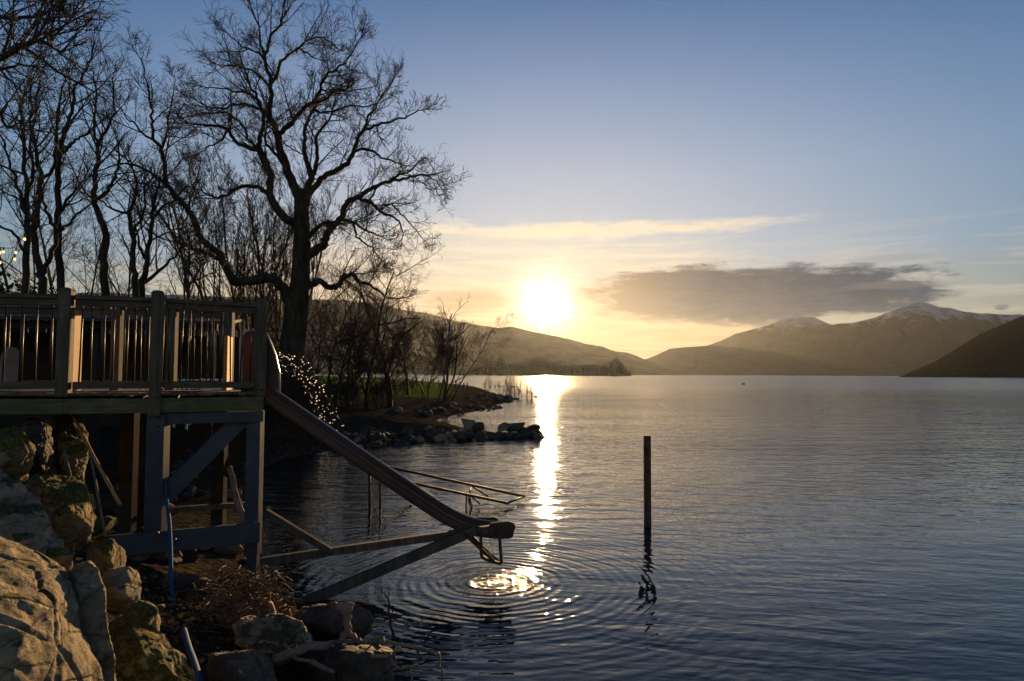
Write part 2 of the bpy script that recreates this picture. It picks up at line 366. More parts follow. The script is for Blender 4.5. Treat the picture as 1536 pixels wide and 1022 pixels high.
gcol = k.ramp(k.noise(t.outputs['Object'], 1.3, 6, .7), [(.3, (.07, .09, .015)), (.55, (.13, .19, .03)), (.75, (.2, .22, .05))])
gf = k.m('MULTIPLY', k.smooth(k.m('ADD', k.m('ADD', s3.outputs[2], k.m('MULTIPLY', k.smooth(s3.outputs[1], 44.0, 56.0), .3)), k.m('MULTIPLY', k.m('SUBTRACT', k.noise(t.outputs['Object'], .8, 4), .5), .5)), .82, 1.0), k.smooth(s3.outputs[1], 9.5, 11.0))
gf = k.m('MULTIPLY', gf, k.m('SUBTRACT', 1.0, k.m('MULTIPLY', k.smooth(s3.outputs[1], 20.0, 24.0), k.m('SUBTRACT', 1.0, k.smooth(s3.outputs[1], 34.0, 44.0)))))
k.put(b.inputs['Base Color'], k.mix(gf, gr, gcol)); b.inputs['Roughness'].default_value = .9
b.inputs['Specular IOR Level'].default_value = .0
bn = k.new('ShaderNodeBump'); bn.inputs['Strength'].default_value = .9; bn.inputs['Distance'].default_value = .05
k.put(bn.inputs['Height'], k.m('ADD', k.noise(t.outputs['Object'], 18, 5, .7), peb.outputs['Distance'])); k.put(b.inputs['Normal'], bn.outputs[0])
gd = link('ground', arrmesh('ground', np.stack([XX, YY, ZZ], -1).reshape(-1, 3), q, True), gm); tag(gd, kind='structure')
def gz(x, y): return float(hgt(np.array([x]), np.array([y]))[0])

# ------------------------------------------------------------------ hills
def hillmat(name, lo, hi, snow_z=None, snow_f=.5, sc_=.004):
    m = bpy.data.materials.new(name); m.use_nodes = True; k = N(m.node_tree); b = m.node_tree.nodes['Principled BSDF']
    t = k.new('ShaderNodeTexCoord'); c_ = k.ramp(k.noise(t.outputs['Object'], sc_, 8, .7), [(.35, lo), (.65, hi)])
    if snow_z:
        s3 = k.new('ShaderNodeSeparateXYZ'); k.put(s3.inputs[0], t.outputs['Object'])
        f = k.m('ADD', k.m('DIVIDE', k.m('SUBTRACT', s3.outputs[2], snow_z[0]), snow_z[1] - snow_z[0]), k.m('MULTIPLY', k.m('SUBTRACT', k.noise(t.outputs['Object'], sc_ * 2.5, 7, .7), .5), 2.2))
        c_ = k.mix(k.m('MULTIPLY', k.smooth(f, .45, .75), snow_f), c_, (.62, .68, .8, 1))
    k.put(b.inputs['Base Color'], c_); b.inputs['Roughness'].default_value = 1; b.inputs['Specular IOR Level'].default_value = 0
    bn = k.new('ShaderNodeBump'); bn.inputs['Strength'].default_value = 1; bn.inputs['Distance'].default_value = 12
    k.put(bn.inputs['Height'], k.noise(t.outputs['Object'], sc_ * 5, 7, .7)); k.put(b.inputs['Normal'], bn.outputs[0])
    return m
def hill(name, crest, D, toe, mt, amp=.05, seed=0.0, ns=260, shape=.8, spiky=0.0):
    """crest: (px, py) heights seen at distance D; slope runs down to the shore at distance toe"""
    cr = [P(px, py, D) for px, py in crest]
    xs = np.linspace(cr[0].x, cr[-1].x, ns); zs = np.interp(xs, [c_.x for c_ in cr], [c_.z for c_ in cr])
    hmax = max(zs); nr = 46; V = []
    ts = np.concatenate([np.linspace(-.04, 1, nr), np.linspace(1.02, 1.34, 8)])
    for t_ in ts:
        if t_ <= 1: yy = toe + (D - toe) * t_; kk = max(t_, 0) ** shape
        else: yy = D + (D - toe) * (t_ - 1); kk = max(0, 1 - (t_ - 1) / 1.2) ** 1.2
        for x_, z_ in zip(xs, zs):
            sx_ = x_ * yy / D
            nzv = noise.fractal(Vector((x_ / hmax * .55 + seed, yy / hmax * .55, seed)), 1.0, 2.1, 6)
            rid = abs(noise.noise(Vector((x_ / hmax * 1.3 + seed * 2, yy / hmax * .45, 7.7)))) + .5 * abs(noise.noise(Vector((x_ / hmax * 3.4 + seed * 2, yy / hmax * .9, 1.7))))
            z = z_ * kk + amp * hmax * (nzv - 1.2 * rid + .2) * min(1, max(t_, 0) * 3) * (.3 if abs(t_ - 1) < .03 else 1) * min(1, z_ / hmax * 2.5)
            if spiky and 0 < t_ < 1.2: z += spiky * random.random() * min(1, z_ / (hmax * .3))
            V.append((sx_, yy, z if t_ >= 0 else -2))
    ii = np.arange(len(ts) * ns).reshape(len(ts), ns)
    q = np.stack([ii[:-1, :-1], ii[:-1, 1:], ii[1:, 1:], ii[1:, :-1]], -1).reshape(-1, 4)
    o = link(name, arrmesh(name, V, q, True), mt); tag(o, kind='structure'); return o
H1 = hillmat('moor_hillside', (.03, .022, .012), (.10, .075, .04), (330, 470), .45, .01)
H2 = hillmat('far_hillside', (.035, .032, .026), (.075, .065, .05), None, .5, .003)
H3 = hillmat('snowy_mountainside', (.025, .023, .02), (.06, .055, .045), (290, 600), .6, .004)
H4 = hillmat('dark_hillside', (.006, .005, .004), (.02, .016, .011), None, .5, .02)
hill('hills', [(-900, 440), (-300, 430), (100, 438), (300, 443), (440, 447), (520, 451), (580, 458), (640, 470), (690, 484), (720, 488), (752, 491), (768, 489), (785, 494), (800, 498), (830, 504), (862, 510), (895, 519), (920, 526), (940, 527), (960, 535), (985, 545), (1010, 553), (1042, 563)], 3700, 2700, H1, .10, 3.1, 330, .75, 3.0)
hill('hills', [(900, 562), (950, 545), (985, 533), (1005, 523), (1030, 521), (1060, 519), (1100, 521), (1160, 528), (1230, 540), (1300, 552), (1400, 563)], 4100, 3500, H2, .05, 9.4, 200, .8)
hill('mountain', [(980, 545), (1040, 522), (1070, 513), (1100, 501), (1130, 494), (1155, 488), (1172, 479), (1195, 475), (1222, 476), (1245, 486), (1280, 500), (1330, 515), (1400, 545)], 6600, 4700, H3, .14, 1.7, 240, .9)
hill('mountain', [(1080, 555), (1150, 522), (1200, 500), (1240, 487), (1275, 481), (1310, 475), (1335, 467), (1355, 460), (1372, 454), (1392, 452), (1408, 456), (1425, 458), (1445, 464), (1475, 469), (1510, 469), (1536, 471), (1620, 470), (1750, 474), (2000, 480), (2500, 490)], 5600, 3600, H3, .14, 5.5, 400, .9)
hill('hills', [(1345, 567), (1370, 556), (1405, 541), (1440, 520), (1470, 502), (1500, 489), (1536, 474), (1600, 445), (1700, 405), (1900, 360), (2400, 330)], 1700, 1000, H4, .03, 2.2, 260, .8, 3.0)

# conifers on the far wooded point
def woods():
    V, Fc = [], []
    top = [(690, 552), (720, 548), (745, 543), (752, 530), (760, 544), (790, 541), (802, 536), (815, 540), (850, 547), (880, 545), (905, 546), (925, 541), (935, 549), (948, 559)]
    for i in range(1300):
        px = random.uniform(640, 946); Y = random.uniform(1050, 1300)
        ty = np.interp(px, [a for a, _ in top], [b_ for _, b_ in top]) + random.uniform(0, 7)
        if 915 < px < 938 and random.random() < .5: ty -= random.uniform(2, 7)
        a = P(px, ty, Y); z1 = max(a.z, 8); r = (z1) * random.uniform(.22, .36) + 1.2
        o_ = len(V); n = 6
        for lv in range(3):
            zb = -1 + (z1 + 1) * lv * .28; rb = r * (1 - lv * .25)
            o_ = len(V)
            for j in range(n):
                an = j * 2 * math.pi / n + lv; V.append((a.x + rb * math.cos(an) * random.uniform(.8, 1.2), Y + rb * math.sin(an), zb))
            V.append((a.x, Y, min(z1, zb + (z1 + 1) * .5) if lv < 2 else z1))
            for j in range(n): Fc.append((o_ + j, o_ + (j + 1) % n, o_ + n))
    o = link('woods', arrmesh('woods', V, Fc), M['conifer']); tag(o, 'dark conifer wood on the low point in front of the sunlit hillside', 'woods', kind='stuff')
woods()

# ------------------------------------------------------------------ rocks
def rockify(bm, amp, sc_, seed, cuts):
    for _ in range(cuts):
        bmesh.ops.subdivide_edges(bm, edges=bm.edges, cuts=1, use_grid_fill=True)
        bmesh.ops.triangulate(bm, faces=bm.faces)
        if _ < 2: bmesh.ops.smooth_vert(bm, verts=bm.verts, factor=.12, use_axis_x=True, use_axis_y=True, use_axis_z=True)
    bm.normal_update()
    sv = Vector((seed * 3.7, seed, seed * 1.3))
    for v in bm.verts:
        p = v.co * sc_ + sv
        r_ = noise.fractal(p, .9, 2.0, 6) * .6
        st = abs(noise.noise(Vector((p.x * .9 + p.z * .5, p.y * .9, p.z * 2.6)))) * .9
        c2 = noise.voronoi(p * .9)[0]; cr = max(0, .06 - (c2[1] - c2[0])) * 4
        v.co += v.normal * amp * (r_ * .8 - st * .8 - cr + .25 + .12 * noise.noise(p * 9))
def hull_rock(name, pts, mt, label, amp=.05, sc_=3.0, cuts=4, seed=1.0, group=None, cat='boulder'):
    bm = bmesh.new(); ws = [P(*p) for p in pts]; c_ = sum(ws, Vector()) / len(ws)
    for p in ws: bm.verts.new(p - c_)
    r_ = bmesh.ops.convex_hull(bm, input=bm.verts)
    bmesh.ops.delete(bm, geom=[v for v in bm.verts if not v.link_faces], context='VERTS')
    rockify(bm, amp, sc_, seed, cuts)
    me = bpy.data.meshes.new(name); bm.to_mesh(me); bm.free()
    me.polygons.foreach_set('use_smooth', np.ones(len(me.polygons), bool))
    o = link(name, me, mt); o.location = c_; tag(o, label, cat, group); return o
def box_rock(name, x0, y0, x1, y1, Y, dep, mt, label, seed=1.0, amp=.05, cuts=4, **kw):
    rnd = random.Random(int(seed * 1000)); pts = []
    for i in range(16):
        a = i * 2 * math.pi / 16 * 1.0 + rnd.uniform(-.15, .15); s_ = rnd.uniform(.86, 1.05)
        cx, cy_ = (x0 + x1) / 2, (y0 + y1) / 2; ca, sa = math.cos(a), math.sin(a)
        e = .72; ux = math.copysign(abs(ca) ** e, ca); uy = math.copysign(abs(sa) ** e, sa)
        pts.append((cx + ux * (x1 - x0) / 2 * s_, cy_ + uy * (y1 - y0) / 2 * s_, Y + rnd.uniform(-.3, .3) * dep))
    for i in range(9):
        pts.append((rnd.uniform(x0 * .7 + x1 * .3, x1 * .7 + x0 * .3), rnd.uniform(y0 * .75 + y1 * .25, y1 * .75 + y0 * .25), Y + rnd.choice((-1, 1)) * rnd.uniform(.35, .5) * dep))
    return hull_rock(name, pts, mt, label, amp, kw.pop('sc_', 3.0), cuts, seed, **kw)

hull_rock('boulder', [(-260, 860, 2.7), (-200, 1150, 2.2), (0, 801, 3.3), (-60, 790, 3.5), (55, 822, 3.35), (112, 862, 3.3), (60, 900, 2.75), (-60, 900, 2.5), (105, 900, 3.0), (150, 1000, 3.0),
    (178, 1060, 3.05), (120, 1200, 2.7), (-40, 1250, 2.2), (20, 980, 2.45), (-150, 1300, 3.3), (150, 1250, 3.6), (100, 900, 3.9), (-250, 900, 4.2)], M['rock'],
    'huge pale layered boulder filling the bottom left corner', .055, 2.0, 6, 1.3)
hull_rock('boulder', [(112, 848, 3.32), (128, 839, 3.30), (148, 845, 3.28), (153, 880, 3.22), (160, 930, 3.15), (176, 1030, 3.05), (180, 1150, 3.0), (120, 1120, 2.95), (118, 900, 3.12), (104, 870, 3.3), (140, 850, 3.6), (170, 1100, 3.6), (110, 1100, 3.6)], M['rock'],
    'upright pale slab of rock lit along its broken right edge', .03, 5, 5, 4.2)
hull_rock('boulder', [(-160, 640, 4.9), (-20, 690, 4.75), (8, 702, 4.7), (45, 745, 4.55), (75, 790, 4.4), (100, 830, 4.35), (108, 850, 4.5), (60, 862, 4.0), (0, 860, 3.9), (-140, 860, 3.9), (-20, 770, 4.1), (40, 815, 4.05), (100, 860, 5.0), (0, 720, 5.5), (-150, 700, 5.8)], M['rock'],
    'long sloping boulder with a sunlit ridge above the corner boulder', .07, 2.5, 5, 2.7)
box_rock('boulder', 28, 704, 142, 830, 5.9, 1.1, M['mossrock'], 'mossy rounded boulder behind the sloping sunlit one', 3.3, .07, 5)
box_rock('boulder', -40, 638, 52, 735, 7.0, 1.1, M['mossrock'], 'yellow green boulder under the deck at the left edge', 4.4, .05, 5)
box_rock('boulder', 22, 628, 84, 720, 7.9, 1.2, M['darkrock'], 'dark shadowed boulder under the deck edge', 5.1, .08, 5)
box_rock('boulder', 62, 614, 132, 745, 8.5, 1.1, M['mossrock'], 'tall mossy boulder behind the leaning poles', 6.2, .08, 5)
box_rock('boulder', 126, 808, 190, 868, 5.3, .45, M['mossrock'], 'small mossy rock at the left end of the blue grey cross beam', 7.2, .03, 4)
box_rock('boulder', 152, 848, 212, 920, 4.9, .5, M['rock'], 'warm lit fist shaped rock below the small mossy rock', 8.6, .03, 4)
box_rock('boulder', 188, 902, 240, 960, 4.6, .4, M['mossrock'], 'small moss covered stone above the lowest ridge of rock', 9.9, .03, 4)
hull_rock('boulder', [(158, 935, 4.1), (190, 915, 4.15), (235, 935, 4.1), (275, 975, 4.0), (300, 1030, 3.9), (320, 1120, 3.8), (170, 1130, 3.6), (150, 1000, 3.75), (215, 985, 3.7), (160, 950, 4.7), (300, 1100, 4.6)], M['mossrock'],
    'brown lichen spotted boulder between the corner boulder and the hose', .05, 4, 5, 10.3)
hull_rock('boulder', [(348, 938, 5.3), (372, 922, 5.4), (420, 917, 5.35), (452, 930, 5.3), (474, 965, 5.2), (440, 985, 4.95), (380, 978, 4.9), (352, 965, 5.0), (360, 950, 6.0), (460, 950, 6.0), (410, 1010, 5.5)], M['rock'],
    'flat pale grey slab of rock beside the driftwood', .03, 5, 5, 11.8)
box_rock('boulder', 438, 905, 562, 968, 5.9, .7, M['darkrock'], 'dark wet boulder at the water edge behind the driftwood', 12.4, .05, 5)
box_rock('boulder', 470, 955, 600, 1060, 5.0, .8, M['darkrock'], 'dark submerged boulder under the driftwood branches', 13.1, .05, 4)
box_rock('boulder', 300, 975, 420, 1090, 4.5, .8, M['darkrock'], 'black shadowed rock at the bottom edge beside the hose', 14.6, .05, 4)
box_rock('boulder', 58, 822, 112, 858, 4.25, .35, M['mossrock'], 'cushion of bright moss on top of the boulders', 15.3, .02, 4)

def small_rock_mesh(i):
    rnd = random.Random(i * 77 + 5); bm = bmesh.new()
    for _ in range(12):
        v = Vector((rnd.gauss(0, 1), rnd.gauss(0, 1), rnd.gauss(0, 1))).normalized(); v.z *= .72; bm.verts.new(v)
    bmesh.ops.convex_hull(bm, input=bm.verts)
    bmesh.ops.delete(bm, geom=[v for v in bm.verts if not v.link_faces], context='VERTS')
    rockify(bm, .12, 1.2, i + .5, 2)
    me = bpy.data.meshes.new('stone'); bm.to_mesh(me); bm.free()
    me.polygons.foreach_set('use_smooth', np.ones(len(me.polygons), bool)); me.materials.append(M['darkrock' if i % 4 else 'rock']); return me
SRM = [small_rock_mesh(i) for i in range(9)]
def stone(x, y, s_, label, group, up=.2):
    o = link('stone', random.choice(SRM)); o.location = (x, y, max(gz(x, y), -.05) + s_ * up)
    o.scale = (s_ * random.uniform(.8, 1.3), s_ * random.uniform(.8, 1.2), s_ * random.uniform(.7, 1.05)); o.rotation_euler = (random.uniform(-.3, .3), random.uniform(-.3, .3), random.uniform(0, 6.3))
    tag(o, label, 'stone', group); return o
n = 0
while n < 120:   # breakwater: its tip and flanks
    t_ = random.random(); x = -6 + 7.3 * t_; yc = 23.6 + 4.0 * t_
    y = yc + random.gauss(0, .35 + .5 * (1 - t_)); d_ = sdist(x, y)
    if d_ < -.3: continue
    stone(x, y, random.uniform(.22, .5) * (1.0 if t_ > .55 else .85) * .68, 'rough dark stone in the low breakwater that points at the sun glitter', 'breakwater stones', .28); n += 1
for px, py, s_ in [(702, 637, .55), (716, 641, .45), (755, 640, .42), (771, 638, .5), (782, 641, .42), (800, 650, .42)]:
    p = G(px, 655); stone(p.x, p.y, s_ * .8, 'rough dark stone in the low breakwater that points at the sun glitter', 'breakwater stones', .8)
n = 0
while n < 80:
    y = random.uniform(4.5, 19); i_ = random.uniform(.1, 3.2)
    xs = np.interp(y, SH[2:13, 1], SH[2:13, 0]); x = xs - i_
    if sdist(x, y) < -.1: continue
    stone(x, y, random.uniform(.08, .24), 'dark stone on the bank below and beyond the deck', 'bank stones'); n += 1
n = 0
while n < 70:
    y = random.uniform(36, 80); x = random.uniform(-10, 1)
    d_ = float(sdist(x, y))
    if not -.5 < d_ < 3.2: continue
    stone(x, y, random.uniform(.14, .36), 'dark stone along the edge of the grassy point', 'grassy point stones'); n += 1

# ------------------------------------------------------------------ trees
def rot_dir(d, ang_, rnd):
    ax = d.cross(Vector((rnd.uniform(-1, 1), rnd.uniform(-1, 1), rnd.uniform(-1, 1))))
    if ax.length < 1e-3: ax = Vector((1, 0, 0))
    return (Matrix.Rotation(ang_, 3, ax.normalized()) @ d).normalized()
def grow(T, p, d, L, r, lev, P_, rnd):
    K = P_['K'][lev]; st = L / (K - 1); pts = [p.copy()]; dd = d.copy(); gn = P_['gn'][lev]; up = P_['up'][lev]
    for i in range(K - 1):
        dd = (dd + Vector((rnd.gauss(0, gn), rnd.gauss(0, gn), rnd.gauss(0, gn) + up))).normalized(); p = p + dd * st; pts.append(p)
    re = r * P_['taper'] if lev < P_['max'] else P_['rmin'] * .6
    rad = [r + (re - r) * i / (K - 1) for i in range(K)]
    T[0 if lev < P_['split'] else 1].add(pts, rad, 6 if r > .05 else (4 if r > .02 else 3))
    spawn(T, pts, rad, L, lev, P_, rnd, P_['n'][lev] if lev < P_['max'] else 0, P_['start'][lev] if lev < P_['max'] else 0)
def spawn(T, pts, rad, L, lev, P_, rnd, nch, start, spread=None):
    K = len(pts)
    for c_ in range(nch):
        t_ = start + (1 - start) * ((c_ + rnd.random()) / nch); f = t_ * (K - 1); i = min(int(f), K - 2); u = f - i
        q = pts[i].lerp(pts[i + 1], u); dl = (pts[i + 1] - pts[i]).normalized()
        a = rnd.uniform(*P_['ang']); nd = rot_dir(dl, a, rnd)
        if P_.get('flat'): nd.y *= P_['flat']; nd.normalize()
        cl = L * rnd.uniform(*P_['len']) * (1.05 - .45 * t_) if L else rnd.uniform(*spread)
        grow(T, q, nd, cl, max(P_['rmin'], min((rad[i] + (rad[i + 1] - rad[i]) * u) * .62, cl * P_.get('rl', .018))), lev + 1, P_, rnd)
def finish(name, T, base, label, cat='tree', group=None, bark='bark', twig='twig'):
    e = empty(name, base); tag(e, label, cat, group)
    if T[0].b: link('trunk', T[0].mesh('trunk'), M[bark], e)
    if T[1].b: link('crown', T[1].mesh('crown'), M[twig], e)
    return e

# --- the big tree, limbs traced then grown out
HY = 26.0
def hero():
    rnd = random.Random(11); T = [Tubes(), Tubes()]
    PR = dict(K=[9, 7, 6, 5, 4, 3], gn=[.1, .12, .10, .09, .09, .09], up=[.02, .05, .07, .09, .09, .08], taper=.45, rmin=.0075, max=4, split=1, n=[6, 8, 7, 5, 0], start=[.3, .15, .15, .15],
              ang=(.5, 1.15), len=(.42, .72), rl=.02)
    L = {
     'trunk': ([(428, 610), (434, 560), (439, 510), (445, 460), (451, 410), (453, 355), (452, 318), (451, 300), (449, 284)], [24, 22, 19, 17, 14, 12.5, 11.5, 10, 6], 0),
     'A': ([(449, 345), (440, 334), (428, 327), (409, 303), (404, 263), (397, 238), (386, 226), (357, 216), (343, 197), (328, 191), (310, 188), (282, 186)], [8, 8, 7.5, 7, 6.2, 5.5, 4.5, 3.3, 2.8, 2.4, 2, 1.2], -2.4),
     'A1': ([(397, 238), (389, 222), (390, 207), (395, 185), (393, 165), (382, 140), (370, 118), (362, 95)], [4.5, 4, 3.8, 3.2, 2.6, 2.2, 1.8, 1.2], -2),
     'A2': ([(404, 263), (396, 250), (391, 236)], [3, 2.5, 2], 1),
     'B': ([(452, 314), (443, 285), (433, 258), (421, 226), (416, 197), (404, 176), (407, 141), (406, 118), (400, 99), (396, 80), (390, 62), (387, 40), (376, 8)], [9, 8.5, 7.5, 6.5, 6, 5.2, 4.2, 3.8, 3.2, 2.6, 2.2, 1.6, 1], 1.2),
     'B1': ([(407, 124), (413, 118), (418, 103), (424, 90), (436, 80), (447, 74), (462, 82), (478, 90)], [3.4, 3.2, 3, 2.6, 2.2, 2, 1.6, 1.1], 2.5),
     'B9': ([(404, 176), (392, 164), (374, 158), (352, 158), (334, 164), (312, 160), (296, 152)], [2.8, 2.5, 2.2, 2, 1.6, 1.2, .8], -2.6),
     'B10': ([(399, 92), (388, 80), (372, 74), (358, 66), (344, 52)], [2, 1.8, 1.5, 1.2, .8], -1.5),
     'B11': ([(406, 134), (394, 118), (376, 106), (352, 98), (334, 100), (316, 92)], [2.6, 2.3, 2, 1.7, 1.3, .8], 3.2),
     'B12': ([(462, 160), (482, 168), (504, 166), (528, 158), (552, 160), (576, 150)], [2.4, 2.2, 1.9, 1.6, 1.2, .8], 2.4),
     'B13': ([(444, 78), (458, 62), (474, 56), (490, 60), (506, 70)], [2, 1.7, 1.4, 1.1, .8], -2),
     'D4': ([(541, 202), (552, 176), (566, 158), (576, 138), (590, 122)], [2.3, 2, 1.6, 1.2, .8], 1),
     'A3': ([(386, 226), (372, 206), (362, 186), (346, 172), (330, 168), (308, 172)], [2.6, 2.3, 2, 1.7, 1.3, .8], 1.5),
     'A4': ([(343, 197), (330, 212), (312, 220), (296, 232)], [1.9, 1.6, 1.2, .8], 0),
     'B4': ([(399, 80), (404, 62), (411, 49), (421, 36), (430, 18), (440, 2), (444, -8)], [2.6, 2.5, 2.3, 2, 1.6, 1.1, .8], 2),
     'B5': ([(421, 36), (424, 18), (428, -6)], [1.6, 1.2, .8], 1),
     'B2': ([(421, 200), (432, 189), (447, 174), (456, 162), (470, 155), (488, 150), (500, 140), (516, 134)], [4.6, 4.4, 4, 3.6, 3.2, 2.6, 2.2, 1.6], -2.8),
     'B6': ([(470, 155), (480, 135), (488, 116), (503, 104), (522, 89), (541, 60)], [2.8, 2.5, 2.2, 1.8, 1.4, .9], -3.2),
     'B7': ([(404, 176), (396, 165), (386, 150), (372, 140), (350, 136), (325, 132), (305, 132)], [3.2, 2.8, 2.5, 2.2, 1.8, 1.3, .9], 2.4),
     'B8': ([(433, 258), (420, 240), (408, 226), (398, 212), (400, 190), (402, 172)], [3.6, 3.2, 2.8, 2.5, 2.1, 1.6], 2.2),
     'C': ([(453, 316), (461, 282), (467, 266), (459, 240), (456, 216), (458, 190), (470, 165), (480, 140), (482, 120)], [7, 6.4, 5.8, 4.2, 3.6, 3.2, 2.6, 2, 1.3], 3.0),
     'C2': ([(467, 266), (474, 250), (476, 230), (474, 210), (484, 190), (494, 180), (500, 165)], [4.5, 3.8, 3.4, 3, 2.5, 2, 1.4], 1.2),
     'D': ([(454, 316), (470, 284), (482, 268), (496, 260), (512, 252), (524, 240), (531, 226), (536, 208), (545, 196), (558, 190), (572, 186), (592, 180), (612, 175), (626, 166)], [6, 5.6, 5, 4.6, 4.4, 4, 3.6, 3.1, 2.7, 2.4, 2.1, 1.7, 1.3, .8], -2.2),
     'D2': ([(531, 226), (545, 223), (559, 228), (572, 236), (586, 240), (600, 246), (620, 250)], [2.6, 2.4, 2.1, 1.8, 1.5, 1.2, .8], 1.8),
     'E': ([(456, 385), (470, 377), (484, 369), (488, 358), (494, 346), (503, 336), (512, 328), (518, 312), (526, 300), (541, 295), (550, 286), (566, 278), (584, 272), (600, 270), (616, 266), (634, 262), (650, 268), (660, 280)], [8, 8, 7.5, 6.8, 6.4, 6, 5.8, 5.4, 5.2, 4.6, 4, 3.6, 3.2, 2.8, 2.3, 1.8, 1.3, .8], 2.6),
     'E2': ([(541, 297), (553, 303), (560, 308), (568, 312), (572, 318), (590, 325), (598, 332), (602, 345), (604, 356)], [3.8, 3.4, 3, 2.6, 2.4, 2, 1.7, 1.3, .8], .8),
     'E3': ([(572, 318), (574, 310), (584, 306), (594, 312), (604, 324), (616, 336), (628, 350), (634, 358)], [2, 2, 1.8, 1.7, 1.5, 1.3, 1, .7], 2.5),
     'E6': ([(566, 278), (560, 290), (556, 302)], [2.2, 2, 1.7], 2),
     'E7': ([(584, 272), (600, 262), (614, 258), (628, 244), (640, 238), (655, 262)], [2.4, 2.1, 1.8, 1.4, 1.1, .7], 4),
     'E4': ([(516, 331), (530, 334), (545, 344), (560, 350), (575, 358)], [3, 2.5, 2, 1.5, .9], -1.5),
     'E8': ([(526, 333), (532, 344), (535, 355), (548, 366), (558, 374), (566, 384), (574, 392)], [2.3, 2.1, 1.9, 1.6, 1.3, 1, .7], 1.4),
     'E5': ([(456, 372), (462, 358), (472, 345), (487, 336), (503, 333)], [5, 4.6, 4, 3.4, 2.6], -1.2),
     'F': ([(404, 292), (396, 285), (388, 281), (371, 279), (353, 284), (344, 290), (336, 294), (322, 297), (310, 290), (298, 285), (287, 282)], [4, 3.8, 3.6, 3.3, 3, 2.8, 2.5, 2.1, 1.7, 1.3, .9], 2.4),
     'G': ([(446, 432), (460, 430), (472, 425), (481, 421), (491, 429), (500, 431), (508, 428), (512, 420), (518, 414), (526, 412), (533, 417), (538, 424), (549, 425), (558, 430), (570, 440), (582, 446), (600, 448)], [7, 6.5, 6, 5.5, 5.4, 5.2, 5, 4.8, 4.4, 4.2, 4, 3.6, 3, 2.5, 2, 1.6, 1], 2.2),
     'H': ([(437, 462), (430, 442), (421, 428), (411, 419), (393, 417), (379, 421), (365, 423), (352, 423), (343, 409), (334, 390), (325, 378), (306, 364), (298, 352), (292, 331), (284, 316), (272, 303), (260, 291), (250, 266), (247, 245), (243, 224), (232, 211), (228, 195), (229, 175), (226, 155), (222, 136), (216, 104), (209, 84)], [10, 9.5, 9, 8.6, 8.2, 8, 8, 7.6, 7.2, 6.4, 5.8, 5.4, 5.2, 5, 4.8, 4.5, 4.2, 3.7, 3.4, 3, 2.7, 2.3, 2, 1.7, 1.4, 1, .7], -3.5),
     'H2': ([(328, 388), (316, 384), (300, 376), (285, 372), (266, 362), (256, 346), (243, 327), (230, 312), (212, 300)], [4, 3.8, 3.6, 3.3, 3, 2.5, 2, 1.5, 1], 2),
     'H3': ([(256, 282), (240, 270), (218, 255), (196, 246), (176, 247), (150, 256)], [2.8, 2.5, 2.1, 1.8, 1.4, .9], -1),
     'H4': ([(230, 209), (214, 200), (204, 188), (190, 178), (178, 158)], [2, 1.7, 1.4, 1.1, .7], -2),
     'H5': ([(243, 224), (250, 200), (254, 176), (258, 150), (262, 122)], [2, 1.7, 1.4, 1.1, .7], 1),
     'H6': ([(284, 316), (286, 296), (296, 275), (300, 250)], [2, 1.7, 1.4, .9], 1),
    }
    for nm, (pts, rp, dep) in L.items():
        n_ = len(pts); w3 = []
        for i, (x, y) in enumerate(pts):
            u = i / (n_ - 1)
            s0 = {'A1': .45, 'B9': .4, 'B10': .7, 'B11': .5, 'B12': .4, 'B13': .7, 'D4': .5, 'A3': .5, 'A4': .7, 'A2': .3, 'B1': .5, 'B4': .6, 'B5': .8, 'B2': .3, 'B6': .5, 'B7': .4, 'B8': .3, 'C2': .25, 'D2': .5, 'E2': .5, 'E3': .6, 'E6': .6, 'E7': .7, 'E4': .35, 'E8': .4, 'F': .3, 'H2': .4, 'H3': .6, 'H4': .7, 'H5': .7, 'H6': .5}.get(nm, 0)
            par = {'A': 0, 'H': 0}.get(nm[0], 0)
            pd = {'A': -2.4, 'B': 1.2, 'C': 3.0, 'D': -2.2, 'E': 2.6, 'F': -2.4, 'H': -3.5, 'G': 0}.get(nm[0], 0) * s0 if s0 else 0
            w3.append(P(x, y, HY + pd + (dep - pd) * u))
        sm = catmull(w3, 3)
        if nm != 'trunk': sm = [p + Vector((rnd.gauss(0, .025), rnd.gauss(0, .03), rnd.gauss(0, .025))) for p in sm]
        rw = np.interp(np.linspace(0, n_ - 1, len(sm)), range(n_), rp) * HY / F * (1 if nm == 'trunk' else .86)
        T[0].add(sm, list(rw), 8)
        if nm == 'trunk':
            continue
        Ln = sum((sm[i + 1] - sm[i]).length for i in range(len(sm) - 1)); st0 = .12 if nm not in ('H', 'E', 'D', 'A', 'G', 'B') else (.35 if nm in ('H', 'G') else .28)
        PR['ang'] = (.5, 1.2)
        spawn(T, sm, list(rw), 0, 0 if Ln > 99 else 1, PR, rnd, int(Ln * (1 - st0) * 3.1), st0, (.6, 1.8))
        # tip continues as a spray
        d_ = (sm[-1] - sm[-3]).normalized()
        for _ in range(3): grow(T, sm[-1], rot_dir(d_, rnd.uniform(0, .5), rnd), rnd.uniform(.5, 1.0), max(.011, rw[-1] * .8), 2, PR, rnd)
    b_ = P(428, 612, HY)
    # flared root plate down to the soil
    return finish('bare_tree', T, (b_.x, b_.y, gz(b_.x, b_.y)), 'huge bare old tree with crooked limbs, tallest on the shore')
hero()

